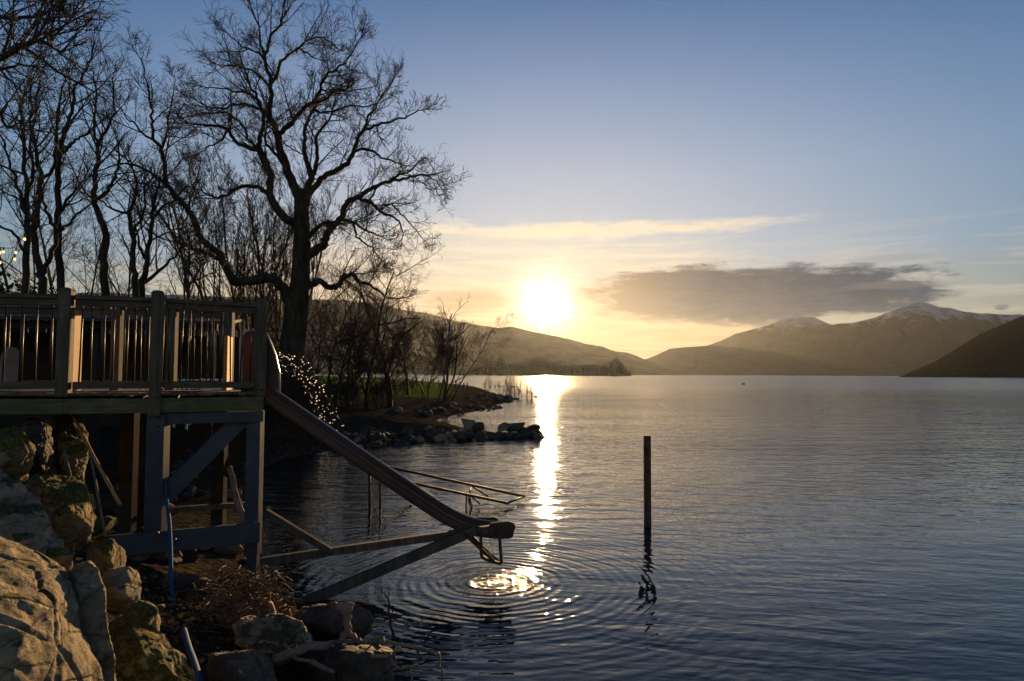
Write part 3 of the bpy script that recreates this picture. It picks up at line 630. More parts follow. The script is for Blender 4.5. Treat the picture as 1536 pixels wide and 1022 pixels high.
GEN = dict(K=[10, 7, 6, 5, 4], gn=[.07, .12, .11, .10, .10], up=[.03, .10, .08, .06, .05], taper=.35, rmin=.007, max=4, split=2, n=[11, 7, 6, 5, 0], start=[.3, .2, .15, .15], ang=(.45, 1.0), len=(.34, .6), rl=.022)
def bare_tree(px, py_top, Y, label, r=.13, seed=1, lean=(0, 0), dens=1.0, group=None, gen=None, trunks=1, base_z=None, bark='bark', twig='twig', fork=0, rmin=None):
    rnd = random.Random(seed); g = dict(GEN); g.update(gen or {}); g['n'] = [max(1, int(v * dens)) for v in g['n'][:-1]] + [0]
    g['rmin'] = rmin or max(.0055, Y / F * .27)
    b_ = P(px, 560, Y); z0 = gz(b_.x, Y) if base_z is None else base_z
    top = P(px, py_top, Y); H = top.z - z0; T = [Tubes(), Tubes()]
    for i in range(trunks):
        d = Vector((lean[0] + (rnd.uniform(-.35, .35) if trunks > 1 else 0), lean[1] + rnd.uniform(-.1, .1), 1)).normalized()
        grow(T, Vector((b_.x + (rnd.uniform(-.3, .3) if trunks > 1 else 0), Y, z0 - .15)), d, H * (1 if i == 0 else rnd.uniform(.7, 1)), r * (1 if i == 0 else rnd.uniform(.5, .9)), 0, g, rnd)
    return finish('bare_tree', T, (b_.x, Y, z0), label, 'tree', group, bark, twig)
def traced_tree(limbs, Y, label, seed, dens=2.0, spread=(.7, 1.9), gen=None):
    rnd = random.Random(seed); g = dict(GEN); g.update(dict(max=4, split=1, n=[6, 6, 5, 4, 0])); g.update(gen or {}); g['rmin'] = max(.005, Y / F * .26)
    T = [Tubes(), Tubes()]
    for j, (pts, r0, r1, dep, st0) in enumerate(limbs):
        n_ = len(pts); w3 = [P(x, y, Y + dep * i / (n_ - 1)) for i, (x, y) in enumerate(pts)]
        if j == 0:
            w3[0] = Vector((w3[0].x, w3[0].y, gz(w3[0].x, w3[0].y) - .15))
        sm = catmull(w3, 4); sm = [p + Vector((rnd.gauss(0, .02), rnd.gauss(0, .03), 0)) for p in sm]
        rw = [(r0 + (r1 - r0) * i / (len(sm) - 1)) * Y / F for i in range(len(sm))]
        T[0].add(sm, rw, 8)
        Ln = sum((sm[i + 1] - sm[i]).length for i in range(len(sm) - 1))
        spawn(T, sm, rw, 0, 1, g, rnd, int(Ln * (1 - st0) * dens), st0, spread)
        for _ in range(3): grow(T, sm[-1], rot_dir((sm[-1] - sm[-3]).normalized(), rnd.uniform(0, .5), rnd), rnd.uniform(.6, 1.2), rw[-1] * .7, 2, g, rnd)
    b_ = w3 = P(limbs[0][0][0][0], 560, Y)
    return finish('bare_tree', T, (b_.x, Y, gz(b_.x, Y)), label)
traced_tree([([(38, 560), (38, 440), (40, 370), (40, 310), (36, 255), (36, 200), (30, 150)], 6, 1.5, .5, .35),
             ([(40, 330), (30, 290), (18, 255), (6, 215), (-8, 180)], 3, 1, 1, .2), ([(38, 300), (48, 260), (46, 210), (52, 160), (60, 125)], 2.6, 1, -1, .2), ([(39, 380), (20, 350), (0, 340), (-20, 320)], 2.6, 1, -.6, .2)], 17,
            'dark straight bare tree rising behind the left end of the railing', 21, 2.4)
traced_tree([([(66, 560), (64, 440), (62, 410), (52, 370), (54, 320), (60, 270), (54, 225), (46, 180), (46, 130)], 7, 1.2, 1, .3),
             ([(63, 412), (76, 385), (84, 350), (76, 330), (66, 305)], 4, 2, -.5, .3), ([(84, 360), (86, 330), (100, 300), (118, 280), (130, 260)], 3, 1, -1, .2), ([(60, 270), (78, 255), (84, 220), (88, 170), (104, 135)], 3, 1, -1.5, .2),
             ([(53, 340), (40, 320), (28, 300), (10, 290)], 2.4, 1, .7, .2)], 18, 'bare tree with a forked trunk behind the first railing post', 22, 2.4)
traced_tree([([(92, 560), (90, 440), (88, 370), (88, 310), (88, 260), (92, 215), (100, 190), (110, 160), (118, 120), (138, 92)], 6, 1.2, -1, .35),
             ([(90, 235), (100, 222), (114, 210), (130, 200), (148, 186)], 3, 1, 1, .2), ([(90, 345), (105, 335), (120, 318), (138, 305)], 2.6, 1, 1.4, .2), ([(88, 250), (84, 210), (86, 170), (96, 120)], 2.5, 1, -1.2, .2)], 20,
            'slim upright bare tree just left of the second railing panel', 23, 2.4)
traced_tree([([(158, 560), (157, 440), (157, 390), (157, 345), (146, 318), (142, 295), (143, 268), (147, 245), (148, 215), (162, 192), (172, 160), (168, 120)], 6.5, 1.2, 1, .35),
             ([(146, 300), (160, 285), (172, 265), (180, 240), (176, 210)], 3, 1, -1, .2), ([(148, 218), (140, 190), (144, 150), (140, 110)], 2.4, .9, 1.5, .15)], 21,
            'bare tree with a kinked trunk behind the second railing panel', 24, 2.4)
traced_tree([([(204, 560), (203, 440), (200, 400), (198, 350), (194, 318), (202, 300), (204, 270), (196, 240)], 5.5, 1.2, 1, .3),
             ([(196, 320), (180, 318), (166, 312), (150, 300)], 2.4, 1, -.5, .2), ([(198, 350), (210, 330), (218, 300), (216, 270)], 2.4, 1, 1, .2)], 23, 'lower bare tree with a leaning crown left of the middle railing post', 25, 2.4)
traced_tree([([(212, 560), (214, 440), (218, 410), (222, 370), (228, 330), (232, 300), (240, 272)], 5.5, 1.4, -1, .3),
             ([(216, 425), (240, 405), (262, 385), (280, 362)], 3, 1, 1, .2), ([(220, 390), (210, 370), (204, 340)], 2.6, 1, -1, .2), ([(228, 330), (244, 310), (262, 300), (280, 280)], 2.4, 1, 1, .15)], 24,
            'bare tree leaning right beside the middle railing post', 26, 2.4)
traced_tree([([(283, 560), (282, 450), (280, 420), (284, 390), (283, 370)], 2.6, 1.2, 0, .2)], 22, 'thin dead bare sapling between the middle and right railing posts', 27, 2.2)
# overhanging branches of a tree that stands outside the frame
traced_tree([([(-360, 600), (-340, 300), (-260, 120), (-120, 110), (-20, 92), (30, 70), (62, 62), (88, 78)], 9, 1.2, -3.5, .45),
             ([(-120, 110), (-40, 40), (20, 28), (60, 22), (96, 10)], 4, 1, -3.6, .3), ([(-80, 105), (-20, 150), (10, 190), (30, 185)], 3.4, 1, -2.4, .3), ([(-100, 90), (-30, 0), (20, -20), (60, -10)], 3.5, 1, -3, .3),
             ([(-100, 110), (-30, 115), (20, 98), (52, 100)], 3, 1, -3, .3)], 12, 'near bare branches reaching in from the left edge high above the deck', 28, 4.0, (.5, 1.3))
# thicket with many stems behind the big tree
for i, (px, pt, Y, sd) in enumerate([(330, 300, 38, 31), (362, 282, 39, 32), (395, 292, 40, 33), (420, 318, 40, 34)]):
    bare_tree(px, pt, Y, ['round topped many stemmed bare tree left of the big trunk', 'tallest many stemmed bare tree in the thicket left of the big trunk', 'many stemmed bare tree close behind the crooked low limb', 'low many stemmed bare tree touching the big trunk'][i],
              .11, sd, trunks=4, dens=.9, gen=dict(ang=(.3, .75), up=[.05, .14, .12, .1, .05]))
for i, (px, pt, Y, sd, dn) in enumerate([(122, 300, 34, 41, .8), (182, 330, 36, 42, .7), (250, 350, 36, 43, .8), (20, 260, 30, 44, .9), (300, 370, 34, 45, .7)]):
    bare_tree(px, pt, Y, ['slender bare tree between the slim tree and the kinked one', 'small bare tree directly behind the kinked trunk', 'small spreading bare tree under the long crooked limb', 'far bare tree glimpsed behind the straight dark one', 'small bare tree left of the thicket'][i], .09, sd, trunks=2, dens=dn)
# shoreline trees right of the big tree
for i, (px, pt, Y, r, tr, sd, lb) in enumerate([
    (470, 440, 30, .07, 2, 51, 'thin bare tree just right of the big trunk'), (498, 400, 33, .08, 2, 52, 'bare tree under the wavy low limb'), (523, 455, 36, .08, 2, 53, 'bare tree behind the bush of fairy lights'),
    (548, 400, 38, .1, 2, 54, 'bare tree reaching to the tip of the wavy low limb'), (585, 425, 42, .2, 1, 55, 'stout bare shore tree with a straight trunk on the grassy point'), (572, 470, 40, .08, 3, 56, 'bushy bare tree leaning against the stout shore tree'),
    (612, 470, 56, .14, 1, 57, 'rounded small bare tree standing alone in front of the hill'), (640, 492, 50, .07, 3, 58, 'small bare tree left of the reddish one')]):
    bare_tree(px, pt, Y, lb, r, sd, trunks=tr, dens=1.0, rmin=Y / F * .17, gen=dict(gn=[.09, .13, .13, .13, .12], up=[.02, .04, .04, .04, .04], ang=(.5, 1.15), len=(.36, .62), start=[.22, .15, .15, .15]))
bare_tree(662, 466, 50, 'leaning double stemmed bare tree near the end of the grassy point', .11, 61, lean=(.22, 0), trunks=3, dens=.7, rmin=.0095, gen=dict(up=[.02, .05, .05, .05, .04], ang=(.45, 1.1)))
bare_tree(672, 478, 52, 'low spreading reddish bare tree, last tree before the open water', .06, 62, lean=(.2, 0), trunks=6, dens=.9, twig='redtwig', rmin=.009, gen=dict(up=[.0, .03, .05, .05, .04], ang=(.5, 1.1)))

# evergreen shrubs and undergrowth behind the deck
def leafy(name, cx, cy_, z0, rx, ry, rz, n_, ls, mt, label, cat='shrub', seed=1, group=None, stem=True):
    rnd = np.random.RandomState(seed); e = empty(name, (cx, cy_, z0)); tag(e, label, cat, group)
    u = rnd.normal(size=(n_, 3)); u /= np.linalg.norm(u, axis=1, keepdims=True); rr_ = rnd.uniform(.35, 1, (n_, 1)) ** .5
    lump = 1 + .28 * np.sin(u[:, :1] * 7 + seed) * np.cos(u[:, 1:2] * 6 + u[:, 2:3] * 5)
    c_ = u * rr_ * lump * np.array([[rx, ry, rz]]) + np.array([[cx, cy_, z0 + rz * .85]])
    c_[:, 2] = np.maximum(c_[:, 2], z0)
    a = rnd.normal(size=(n_, 3)); a /= np.linalg.norm(a, axis=1, keepdims=True); b_ = np.cross(a, rnd.normal(size=(n_, 3))); b_ /= np.linalg.norm(b_, axis=1, keepdims=True)
    s_ = ls * rnd.uniform(.6, 1.4, (n_, 1)); V = np.stack([c_ - a * s_, c_ + b_ * s_ * .5, c_ + a * s_, c_ - b_ * s_ * .5], 1).reshape(-1, 3)
    link('foliage', arrmesh('foliage', V, np.arange(n_ * 4).reshape(-1, 4)), mt, e)
    if stem:
        T = Tubes()
        for i in range(6):
            a_ = rnd.uniform(0, 6.3); T.add([Vector((cx, cy_, z0 - .1)), Vector((cx + rx * .3 * math.cos(a_), cy_ + ry * .3 * math.sin(a_), z0 + rz * .7)), Vector((cx + rx * .6 * math.cos(a_), cy_ + ry * .6 * math.sin(a_), z0 + rz * 1.3))], [.05, .035, .02], 4)
        link('stem', T.mesh('stem'), M['bark'], e)
    return e
for i, (px, Y, rx, ht) in enumerate([(-60, 26, 3.0, 4.2), (30, 27, 2.6, 3.9), (110, 29, 2.8, 3.6), (190, 30, 2.6, 3.3), (262, 31, 2.6, 2.7), (330, 30, 2.2, 2.3), (395, 31, 1.9, 2.2)]):
    p = P(px, 500, Y); z0 = gz(p.x, Y)
    leafy('evergreen_shrub', p.x, Y, z0, rx, 1.6, ht / 1.85 + .3, 5200, .13, M['leaf'], ['dark evergreen shrub at the left edge behind the railing', 'dark evergreen shrub behind the first railing post', 'dark evergreen shrub behind the second railing panel', 'dark evergreen shrub left of the middle railing post',
          'low dark shrub seen over the right railing panel', 'low dark shrub left of the thicket trunks', 'low dark shrub at the foot of the big tree'][i], seed=70 + i)
# brushwood along the bank, brown
for i, (px, Y, rx, hh_) in enumerate([(470, 34, 2.4, 1.9), (520, 37, 2.4, 1.7), (560, 43, 2.4, 1.5), (450, 29, 1.4, 1.2), (600, 60, 2.5, 1.2)]):
    p = P(px, 560, Y); z0 = gz(p.x, Y); rnd = random.Random(90 + i); T = [Tubes(), Tubes()]
    g = dict(GEN); g.update(K=[6, 5, 4, 3, 3], max=2, split=0, n=[6, 5, 0], rmin=.016, ang=(.3, .9))
    for _ in range(34):
        a_ = rnd.uniform(0, 6.3); q_ = rnd.uniform(0, 1); b0 = Vector((p.x + rx * q_ * math.cos(a_), Y + .8 * q_ * math.sin(a_), z0 - .05))
        grow(T, b0, Vector((rnd.gauss(0, .3), rnd.gauss(0, .3), 1)).normalized(), hh_ * rnd.uniform(.6, 1.1), .02, 0, g, rnd)
    finish('brushwood_bush', T, (p.x, Y, z0), ['tangled brown bush behind the fairy light bush', 'tangled brown bush under the wavy limb', 'tangled brown bush beside the stout shore tree', 'small tangled brown bush at the big tree foot', 'low brown bush on the grassy point'][i], 'bush')

# ------------------------------------------------------------------ bush hung with fairy lights
def light_bush():
    Y = 23.3; rnd = random.Random(5); T = [Tubes(), Tubes()]
    top = [(405, 528), (425, 529), (445, 533), (462, 548), (478, 568), (490, 590), (502, 612), (514, 636)]
    b_ = P(450, 640, Y); z0 = gz(b_.x, Y)
    g = dict(GEN); g.update(K=[8, 5, 4, 3, 3], max=2, split=0, n=[9, 4, 0], rmin=.01, ang=(.4, 1.0), gn=[.1, .15, .15], up=[-.04, 0, 0], len=(.25, .4))
    for i in range(60):
        u = rnd.random(); px = np.interp(u, np.linspace(0, 1, len(top)), [a for a, _ in top]); py = np.interp(u, np.linspace(0, 1, len(top)), [b2 for _, b2 in top])
        tip = P(px - rnd.uniform(0, 14), py + rnd.uniform(2, 30), Y + rnd.uniform(-.8, .8)); s0 = P(rnd.uniform(415, 470), 640, Y); s0.z = gz(s0.x, s0.y) - .05
        grow(T, s0, ((tip - s0) + Vector((0, 0, .6))).normalized(), (tip - s0).length * 1.08, .02, 0, g, rnd)
    finish('weeping_bush', T, (b_.x, Y, z0), 'bushy mound hung with fairy lights beside the slide', 'bush', twig='twig', bark='twig')
    e = empty('fairy_lights', (b_.x, Y, z0 + .3)); tag(e, 'strings of tiny warm white bulbs draped over the mound beside the slide', 'string lights')
    pts = []
    for s_ in range(7):
        row = []
        for i in range(22):
            u = i / 21; px = np.interp(u, np.linspace(0, 1, len(top)), [a for a, _ in top]); py = np.interp(u, np.linspace(0, 1, len(top)), [b2 for _, b2 in top])
            row.append(P(px - s_ * 4.2 * u + rnd.uniform(-5, 5), py + s_ * 4.5 + rnd.uniform(-4, 4), Y - .75 + rnd.uniform(-.25, .25)))
        row = [q for q in row if q.z > gz(q.x, q.y) + .05]
        pts.append(row)
    Tc = Tubes()
    for row in pts: Tc.add(catmull(row, 2), [.006] * ((len(row) - 1) * 2 + 1), 3)
    link('cable', Tc.mesh('cable'), M['baluster'], e)
    lm = bpy.data.materials.new('bulb_glow'); lm.use_nodes = True; bb = lm.node_tree.nodes['Principled BSDF']; bb.inputs['Base Color'].default_value = (.8, .7, .5, 1)
    bb.inputs['Emission Color'].default_value = (1, .72, .40, 1); bb.inputs['Emission Strength'].default_value = 1.0
    bm = bmesh.new(); bmesh.ops.create_icosphere(bm, subdivisions=1, radius=.019); me = bpy.data.meshes.new('bulb'); bm.to_mesh(me); bm.free(); me.materials.append(lm)
    allp = [q for row in pts for q in row]; rnd.shuffle(allp)
    for q_ in allp[:100]:
        o = link('bulb', me, None, e); o.location = q_; s_ = rnd.uniform(.35, 1.3); o.scale = (s_, s_, s_)
    rest = allp[100:]
    if rest:
        bm = bmesh.new()
        for q_ in rest: bmesh.ops.create_icosphere(bm, subdivisions=1, radius=.014, matrix=Matrix.Translation(q_))
        m2 = bpy.data.meshes.new('bulbs'); bm.to_mesh(m2); bm.free(); o = link('bulbs', m2, lm, e); o['kind'] = 'stuff'
    return lm, me
LM, BULB = light_bush()
# festoon at the left edge
fe = empty('festoon_lights', P(10, 380, 13)); tag(fe, 'festoon cable with a few glowing bulbs hanging at the left edge', 'string lights')
fp = [P(-60, 385, 13), P(-20, 389, 13), P(0, 391, 13), P(5, 375, 13), P(20, 372, 13.2), P(37, 356, 14)]
tube_obj('cable', catmull([P(-80, 350, 13), P(-30, 366, 13), P(5, 372, 13), P(24, 370, 13.4), P(37, 352, 14)], 3), .008, M['baluster'], fe, 4)
LM2 = LM.copy(); LM2.name = 'festoon_glow'; LM2.node_tree.nodes['Principled BSDF'].inputs['Emission Color'].default_value = (1, .62, .22, 1); LM2.node_tree.nodes['Principled BSDF'].inputs['Emission Strength'].default_value = 1.6
bm = bmesh.new(); bmesh.ops.create_uvsphere(bm, u_segments=10, v_segments=8, radius=.022)
for v in bm.verts: v.co.z *= 1.25
fb = bpy.data.meshes.new('festoon_bulb'); bm.to_mesh(fb); bm.free(); fb.materials.append(LM2)
for px, py in [(0, 379), (5, 378), (24, 379), (22, 389), (37, 359), (0, 394), (-14, 388)]:
    o = link('bulb', fb, None, fe); o.location = P(px, py, 13.1); tube_obj('bulb_holder', [P(px, py, 13.1) + Vector((0, 0, .03)), P(px, py, 13.1) + Vector((0, 0, .09))], .014, M['baluster'], fe, 6)

# ------------------------------------------------------------------ raised deck
ZD = 2.27; ZR = 3.34
a0, a1, a2, a3 = P(-240, 500, 7.15), P(101, 500, 7.45), P(237, 500, 7.75), P(392, 500, 8.4)
FR = [Vector((p.x, p.y, 0)) for p in (a0, a1, a2, a3)]
deck = empty('raised_deck', (FR[2].x, FR[2].y + .5, 0)); tag(deck, 'raised weathered timber deck with metal baluster railing and blue grey legs', 'deck')
def nrm2(a, b_): d = (b_ - a).normalized(); return Vector((-d.y, d.x, 0))
DEPTH = 1.25
BK = []
for i, p in enumerate(FR):
    n_ = nrm2(FR[max(0, i - 1)], FR[max(1, i)]) if i else nrm2(FR[0], FR[1])
    BK.append(p + n_ * (DEPTH if i < 3 else 1.02))
# posts
def post(p, z0, z1, w_=.12, m_='wood', name='post', rz=0.0, cap=True):
    mb = MB(); dx_ = Vector((math.cos(rz), math.sin(rz), 0)); up = Vector((-dx_.y, dx_.x, 0))
    mb.beam((p.x, p.y, z0), (p.x, p.y, z1), w_, w_, up=up, bev=.006)
    if cap:
        bm = mb.bm; c_ = Vector((p.x, p.y, z1)); vs = []
        for s1, s2 in ((-1, -1), (1, -1), (1, 1), (-1, 1)): vs.append(bm.verts.new(c_ + dx_ * s1 * w_ * .36 + up * s2 * w_ * .36 + Vector((0, 0, .028))))
        vb = [bm.verts.new(c_ + dx_ * s1 * w_ * .53 + up * s2 * w_ * .53 + Vector((0, 0, .0))) for s1, s2 in ((-1, -1), (1, -1), (1, 1), (-1, 1))]
        tp = bm.verts.new(c_ + Vector((0, 0, .04)))
        for i in range(4): j = (i + 1) % 4; bm.faces.new((vb[i], vb[j], vs[j], vs[i])); bm.faces.new((vs[i], vs[j], tp))
        bm.faces.new(vb[::-1])
    return mb.build(name, M[m_], deck)
angs = [math.atan2((FR[min(i + 1, 3)] - FR[max(i - 1, 0)]).y, (FR[min(i + 1, 3)] - FR[max(i - 1, 0)]).x) for i in range(4)]
post(FR[1] + Vector((0, -.03, 0)), ZD - .04, P(101, 437, 7.45).z, .128, rz=angs[1])
post(FR[2] + Vector((0, -.03, 0)), ZD - .26, P(237, 441, 7.75).z, .128, rz=angs[2])
post(FR[3] + Vector((0, -.02, 0)), ZD - .06, P(392, 454, 8.4).z, .128, rz=angs[3])
post(FR[0], ZD - .04, 3.4, .125)
def baluster_mesh(Lb):
    t = Tubes(); t.add([Vector((0, 0, 0)), Vector((0, 0, Lb))], [.0095, .0095], 8); me = t.mesh('baluster'); me.materials.append(M['baluster']); return me
BM_ = baluster_mesh(.92)
def panel(A, B, n_, zt=ZR, zb=ZD + .085, inset=.07, off=0.0):
    d = (B - A).normalized(); A2, B2 = A + d * inset, B - d * inset; nn_ = Vector((-d.y, d.x, 0))
    ra = MB(); ra.beam(A2 + Vector((0, 0, zt - .02)), B2 + Vector((0, 0, zt - .02)), .11, .045)
    ra.beam(A2 + Vector((0, 0, zt - .078)), B2 + Vector((0, 0, zt - .078)), .045, .075)
    r_ = ra.build('handrail', M['woodh'], deck)
    ra = MB(); ra.beam(A2 + Vector((0, 0, zb)), B2 + Vector((0, 0, zb)), .055, .075); ra.build('bottom_rail', M['woodh'], deck)
    L_ = (B2 - A2).length
    for i in range(n_):
        q_ = A2 + d * (L_ * (i + .5 + off) / n_)
        o = bpy.data.objects.new('baluster', BM_); COL.objects.link(o); o.parent = r_
        o.location = (q_.x - 0, q_.y, zb + .03); o.rotation_euler = (random.gauss(0, .006), random.gauss(0, .012), 0)
    return r_
panel(FR[0], FR[1], 13); panel(FR[1], FR[2], 7); panel(FR[2], FR[3], 9)
# gap on the back rail toward the right is the slide entry
back_end = BK[2].lerp(BK[3], .82)
panel(BK[0], BK[1], 13); panel(BK[1], BK[2], 6); panel(BK[2], back_end, 7)
for p_ in (BK[0], BK[1], BK[2], back_end): post(p_, ZD - .1, 3.36, .11, rz=.03)
# boards, set so each is a real plank
mb = MB(); 
for seg in range(3):
    A, B, C_, D_ = FR[seg], FR[seg + 1], BK[seg + 1], BK[seg]; nb = int((B - A).length / .145)
    for i in range(nb):
        u0, u1 = i / nb, (i + 1) / nb - .008 / (B - A).length
        f0, f1, g0, g1 = A.lerp(B, u0), A.lerp(B, u1), D_.lerp(C_, u0), D_.lerp(C_, u1); zt = ZD + random.uniform(-.001, .001)
        ov = (f0 - g0).normalized() * .055
        vs = [mb.bm.verts.new(Vector((q_.x, q_.y, z_))) for z_ in (zt - .03, zt) for q_ in (f0 + ov, f1 + ov, g1, g0)]
        for qd in ((3, 2, 1, 0), (4, 5, 6, 7), (0, 1, 5, 4), (1, 2, 6, 5), (2, 3, 7, 6), (3, 0, 4, 7)): mb.bm.faces.new([vs[j] for j in qd])
mb.build('deck_boards', M['woodh'], deck)
# the deck behind the walkway on the left
mb = MB()
for i in range(24):
    y0 = FR[0].y + 1.2 + i * .15; mb.beam((-12, y0 + .3, ZD - .02), (FR[1].x - .3, y0 + .5, ZD - .02), .14, .03, bev=0)
mb.build('deck_boards', M['woodh'], deck)
for i in range(3):
    A, B = FR[i], FR[i + 1]; dn = Vector((0, -.02, 0))
    mb = MB(); mb.beam(A + dn + Vector((0, 0, ZD - .03 - .115)), B + dn + Vector((.05 if i == 2 else 0, 0, ZD - .03 - .115)), .045, .165)
    mb.build('fascia_board', M['greenwood'], deck)
    mb = MB(); mb.beam(BK[i] + Vector((0, 0, ZD - .15)), BK[i + 1] + Vector((0, 0, ZD - .15)), .045, .165); mb.build('fascia_board', M['greenwood'], deck)
    mb = MB()
    for j in range(4):
        u = (j + .5) / 4; mb.beam(A.lerp(B, u) + Vector((0, .03, ZD - .12)), BK[i].lerp(BK[i + 1], u) + Vector((0, -.03, ZD - .12)), .045, .14)
    mb.build('joist', M['darkwood'], deck)
# blue grey support frame
pl = P(236, 700, 7.85); pr = P(382, 700, 8.4); zt = ZD - .235
mb = MB(); mb.beam((pl.x, pl.y, .45), (pl.x, pl.y, zt), .2, .15, up=(0, 1, 0)); mb.build('support_post', M['bluepaint'], deck)
mb = MB(); mb.beam((pr.x, pr.y, .3), (pr.x, pr.y, zt), .165, .15, up=(0, 1, 0)); mb.build('support_post', M['bluepaint'], deck)
mb = MB(); mb.beam((pl.x - .1, pl.y - .005, zt - .065), (pr.x + .085, pr.y - .005, zt - .065), .16, .13); mb.build('cross_beam', M['bluepaint'], deck)
bl, br = P(168, 817, 7.55), P(393, 796, 8.35)
mb = MB(); mb.beam((bl.x, bl.y - .09, bl.z), (br.x, br.y - .09, br.z), .06, .235); mb.build('cross_beam', M['bluepaint'], deck)
q0, q1 = P(246, 745, 7.95), P(362, 628, 8.35)
mb = MB(); mb.beam(q0, q1, .05, .2, up=(0, 0, 1)); mb.build('brace', M['bluepaint'], deck)
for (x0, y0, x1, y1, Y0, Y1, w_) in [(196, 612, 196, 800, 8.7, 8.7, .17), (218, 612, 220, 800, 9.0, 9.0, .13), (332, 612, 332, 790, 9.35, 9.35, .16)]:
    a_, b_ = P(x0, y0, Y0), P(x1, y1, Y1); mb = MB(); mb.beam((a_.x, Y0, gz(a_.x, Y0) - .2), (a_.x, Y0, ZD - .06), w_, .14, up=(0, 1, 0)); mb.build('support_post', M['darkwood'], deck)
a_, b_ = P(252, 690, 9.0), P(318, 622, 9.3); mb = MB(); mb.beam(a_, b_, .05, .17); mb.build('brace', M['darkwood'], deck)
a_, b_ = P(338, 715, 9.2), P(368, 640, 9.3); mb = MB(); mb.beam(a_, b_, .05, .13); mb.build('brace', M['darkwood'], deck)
a_, b_ = P(180, 770, 9.0), P(372, 757, 9.3); mb = MB(); mb.beam(a_, b_, .1, .07); mb.build('cross_beam', M['wood'], deck)
a_, b_ = P(382, 795, 8.45), P(386, 880, 8.3); mb = MB(); mb.beam((pr.x, pr.y + .02, -.3), (pr.x, pr.y + .02, .75), .12, .12, up=(0, 1, 0)); mb.build('support_post', M['bluepaint'], deck)

for (px, py, Y) in [(236, 628, 7.76), (236, 640, 7.76), (382, 622, 8.31), (262, 810, 7.5), (236, 800, 7.45), (382, 800, 8.23), (372, 798, 8.2), (252, 738, 7.9), (356, 634, 8.27), (237, 596, 7.66), (392, 585, 8.31), (101, 583, 7.36)]:
    q_ = P(px, py, Y); tube_obj('bolt', [q_ + Vector((0, -.012, 0)), q_ + Vector((0, .03, 0))], .011, M['rust'], deck, 8)
# boards behind the rail, widened to catch the sun, its orange in their colour
def upboard(px0, y0, y1, Y, wid, rz, label, m_='sunlitwood'):
    c_ = P(px0, (y0 + y1) / 2, Y); zt_ = P(px0, y0, Y).z; zb_ = ZD + .001
    mb = MB(); d = Vector((math.cos(rz), math.sin(rz), 0)); mb.beam((c_.x - 0, c_.y, zb_), (c_.x, c_.y, zt_), wid, .045, up=Vector((-d.y, d.x, 0)), bev=.004)
    o = mb.build('upright_board', M[m_]); tag(o, label, 'board'); return o
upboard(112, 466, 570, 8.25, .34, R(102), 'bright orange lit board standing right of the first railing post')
upboard(342, 505, 575, 8.9, .42, R(104), 'brown orange sunlit board standing left of the slide entry hoop')

# ------------------------------------------------------------------ slide
slide = empty('water_slide', (FR[3].x, FR[3].y, 0)); tag(slide, 'long mauve brown slide running from the deck corner down over the water', 'slide')
SY = 8.42
tops = [(384, 573), (398, 577), (420, 590), (445, 607), (470, 624), (515, 655), (560, 686), (600, 713), (640, 740), (666, 757), (690, 770), (712, 778), (735, 782), (760, 784), (771, 786)]
path = [P(x, y, SY + .46) - Vector((0, .46, 0)) for i, (x, y) in enumerate(tops)]
path = catmull(path, 3); npth = len(path)
def chute():
    prof = []  # (across, down) outer then inner: U section
    wd, dp = .23, .12; na = 9
    outer = [(-wd, 0.0), (-wd - .004, -dp * .55)] + [(-wd + .08 * (1 - math.cos(a)) , -dp * .6 - .05 * math.sin(a)) for a in np.linspace(.2, math.pi / 2, 4)]
    outer += [(-x, y) for x, y in outer[::-1]]
    inner = [(x * .93, y * .9 + (.0 if abs(y) < .01 else .012)) for x, y in outer[::-1]]
    sec = outer + inner; ns_ = len(sec); V, Fq = [], []
    for i, p in enumerate(path):
        t_ = (path[min(i + 1, npth - 1)] - path[max(i - 1, 0)]).normalized(); nrm_ = Vector((t_.z * -1, 0, t_.x)).normalized()
        if nrm_.z < 0: nrm_ = -nrm_
        k_ = 1.0 if i < npth - 6 else 1 - .35 * ((i - (npth - 6)) / 5) ** 2
        for (a_, d_) in sec: V.append(p + Vector((0, a_ + .23, 0)) + nrm_ * d_ * k_)
    for i in range(npth - 1):
        for j in range(ns_):
            j2 = (j + 1) % ns_; Fq.append((i * ns_ + j, i * ns_ + j2, (i + 1) * ns_ + j2, (i + 1) * ns_ + j))
    ho = len(outer)
    for e in (0, npth - 1):
        for j in range(ho - 1): Fq.append((e * ns_ + j, e * ns_ + j + 1, e * ns_ + ns_ - 2 - j, e * ns_ + ns_ - 1 - j))
    me = arrmesh('chute', [tuple(v) for v in V], Fq, True); bmm = bmesh.new(); bmm.from_mesh(me); bmesh.ops.recalc_face_normals(bmm, faces=bmm.faces); bmm.to_mesh(me); bmm.free()
    return link('chute', me, M['slide'], slide)
chute()
for yy, mm in ((0.0, 'slide'), (.46, 'slideedge')): tube_obj('rim', [p + Vector((0, yy, .004)) for p in path], .013, M[mm], slide, 8)  # far rim paler than the near one: its highlight put into the colour
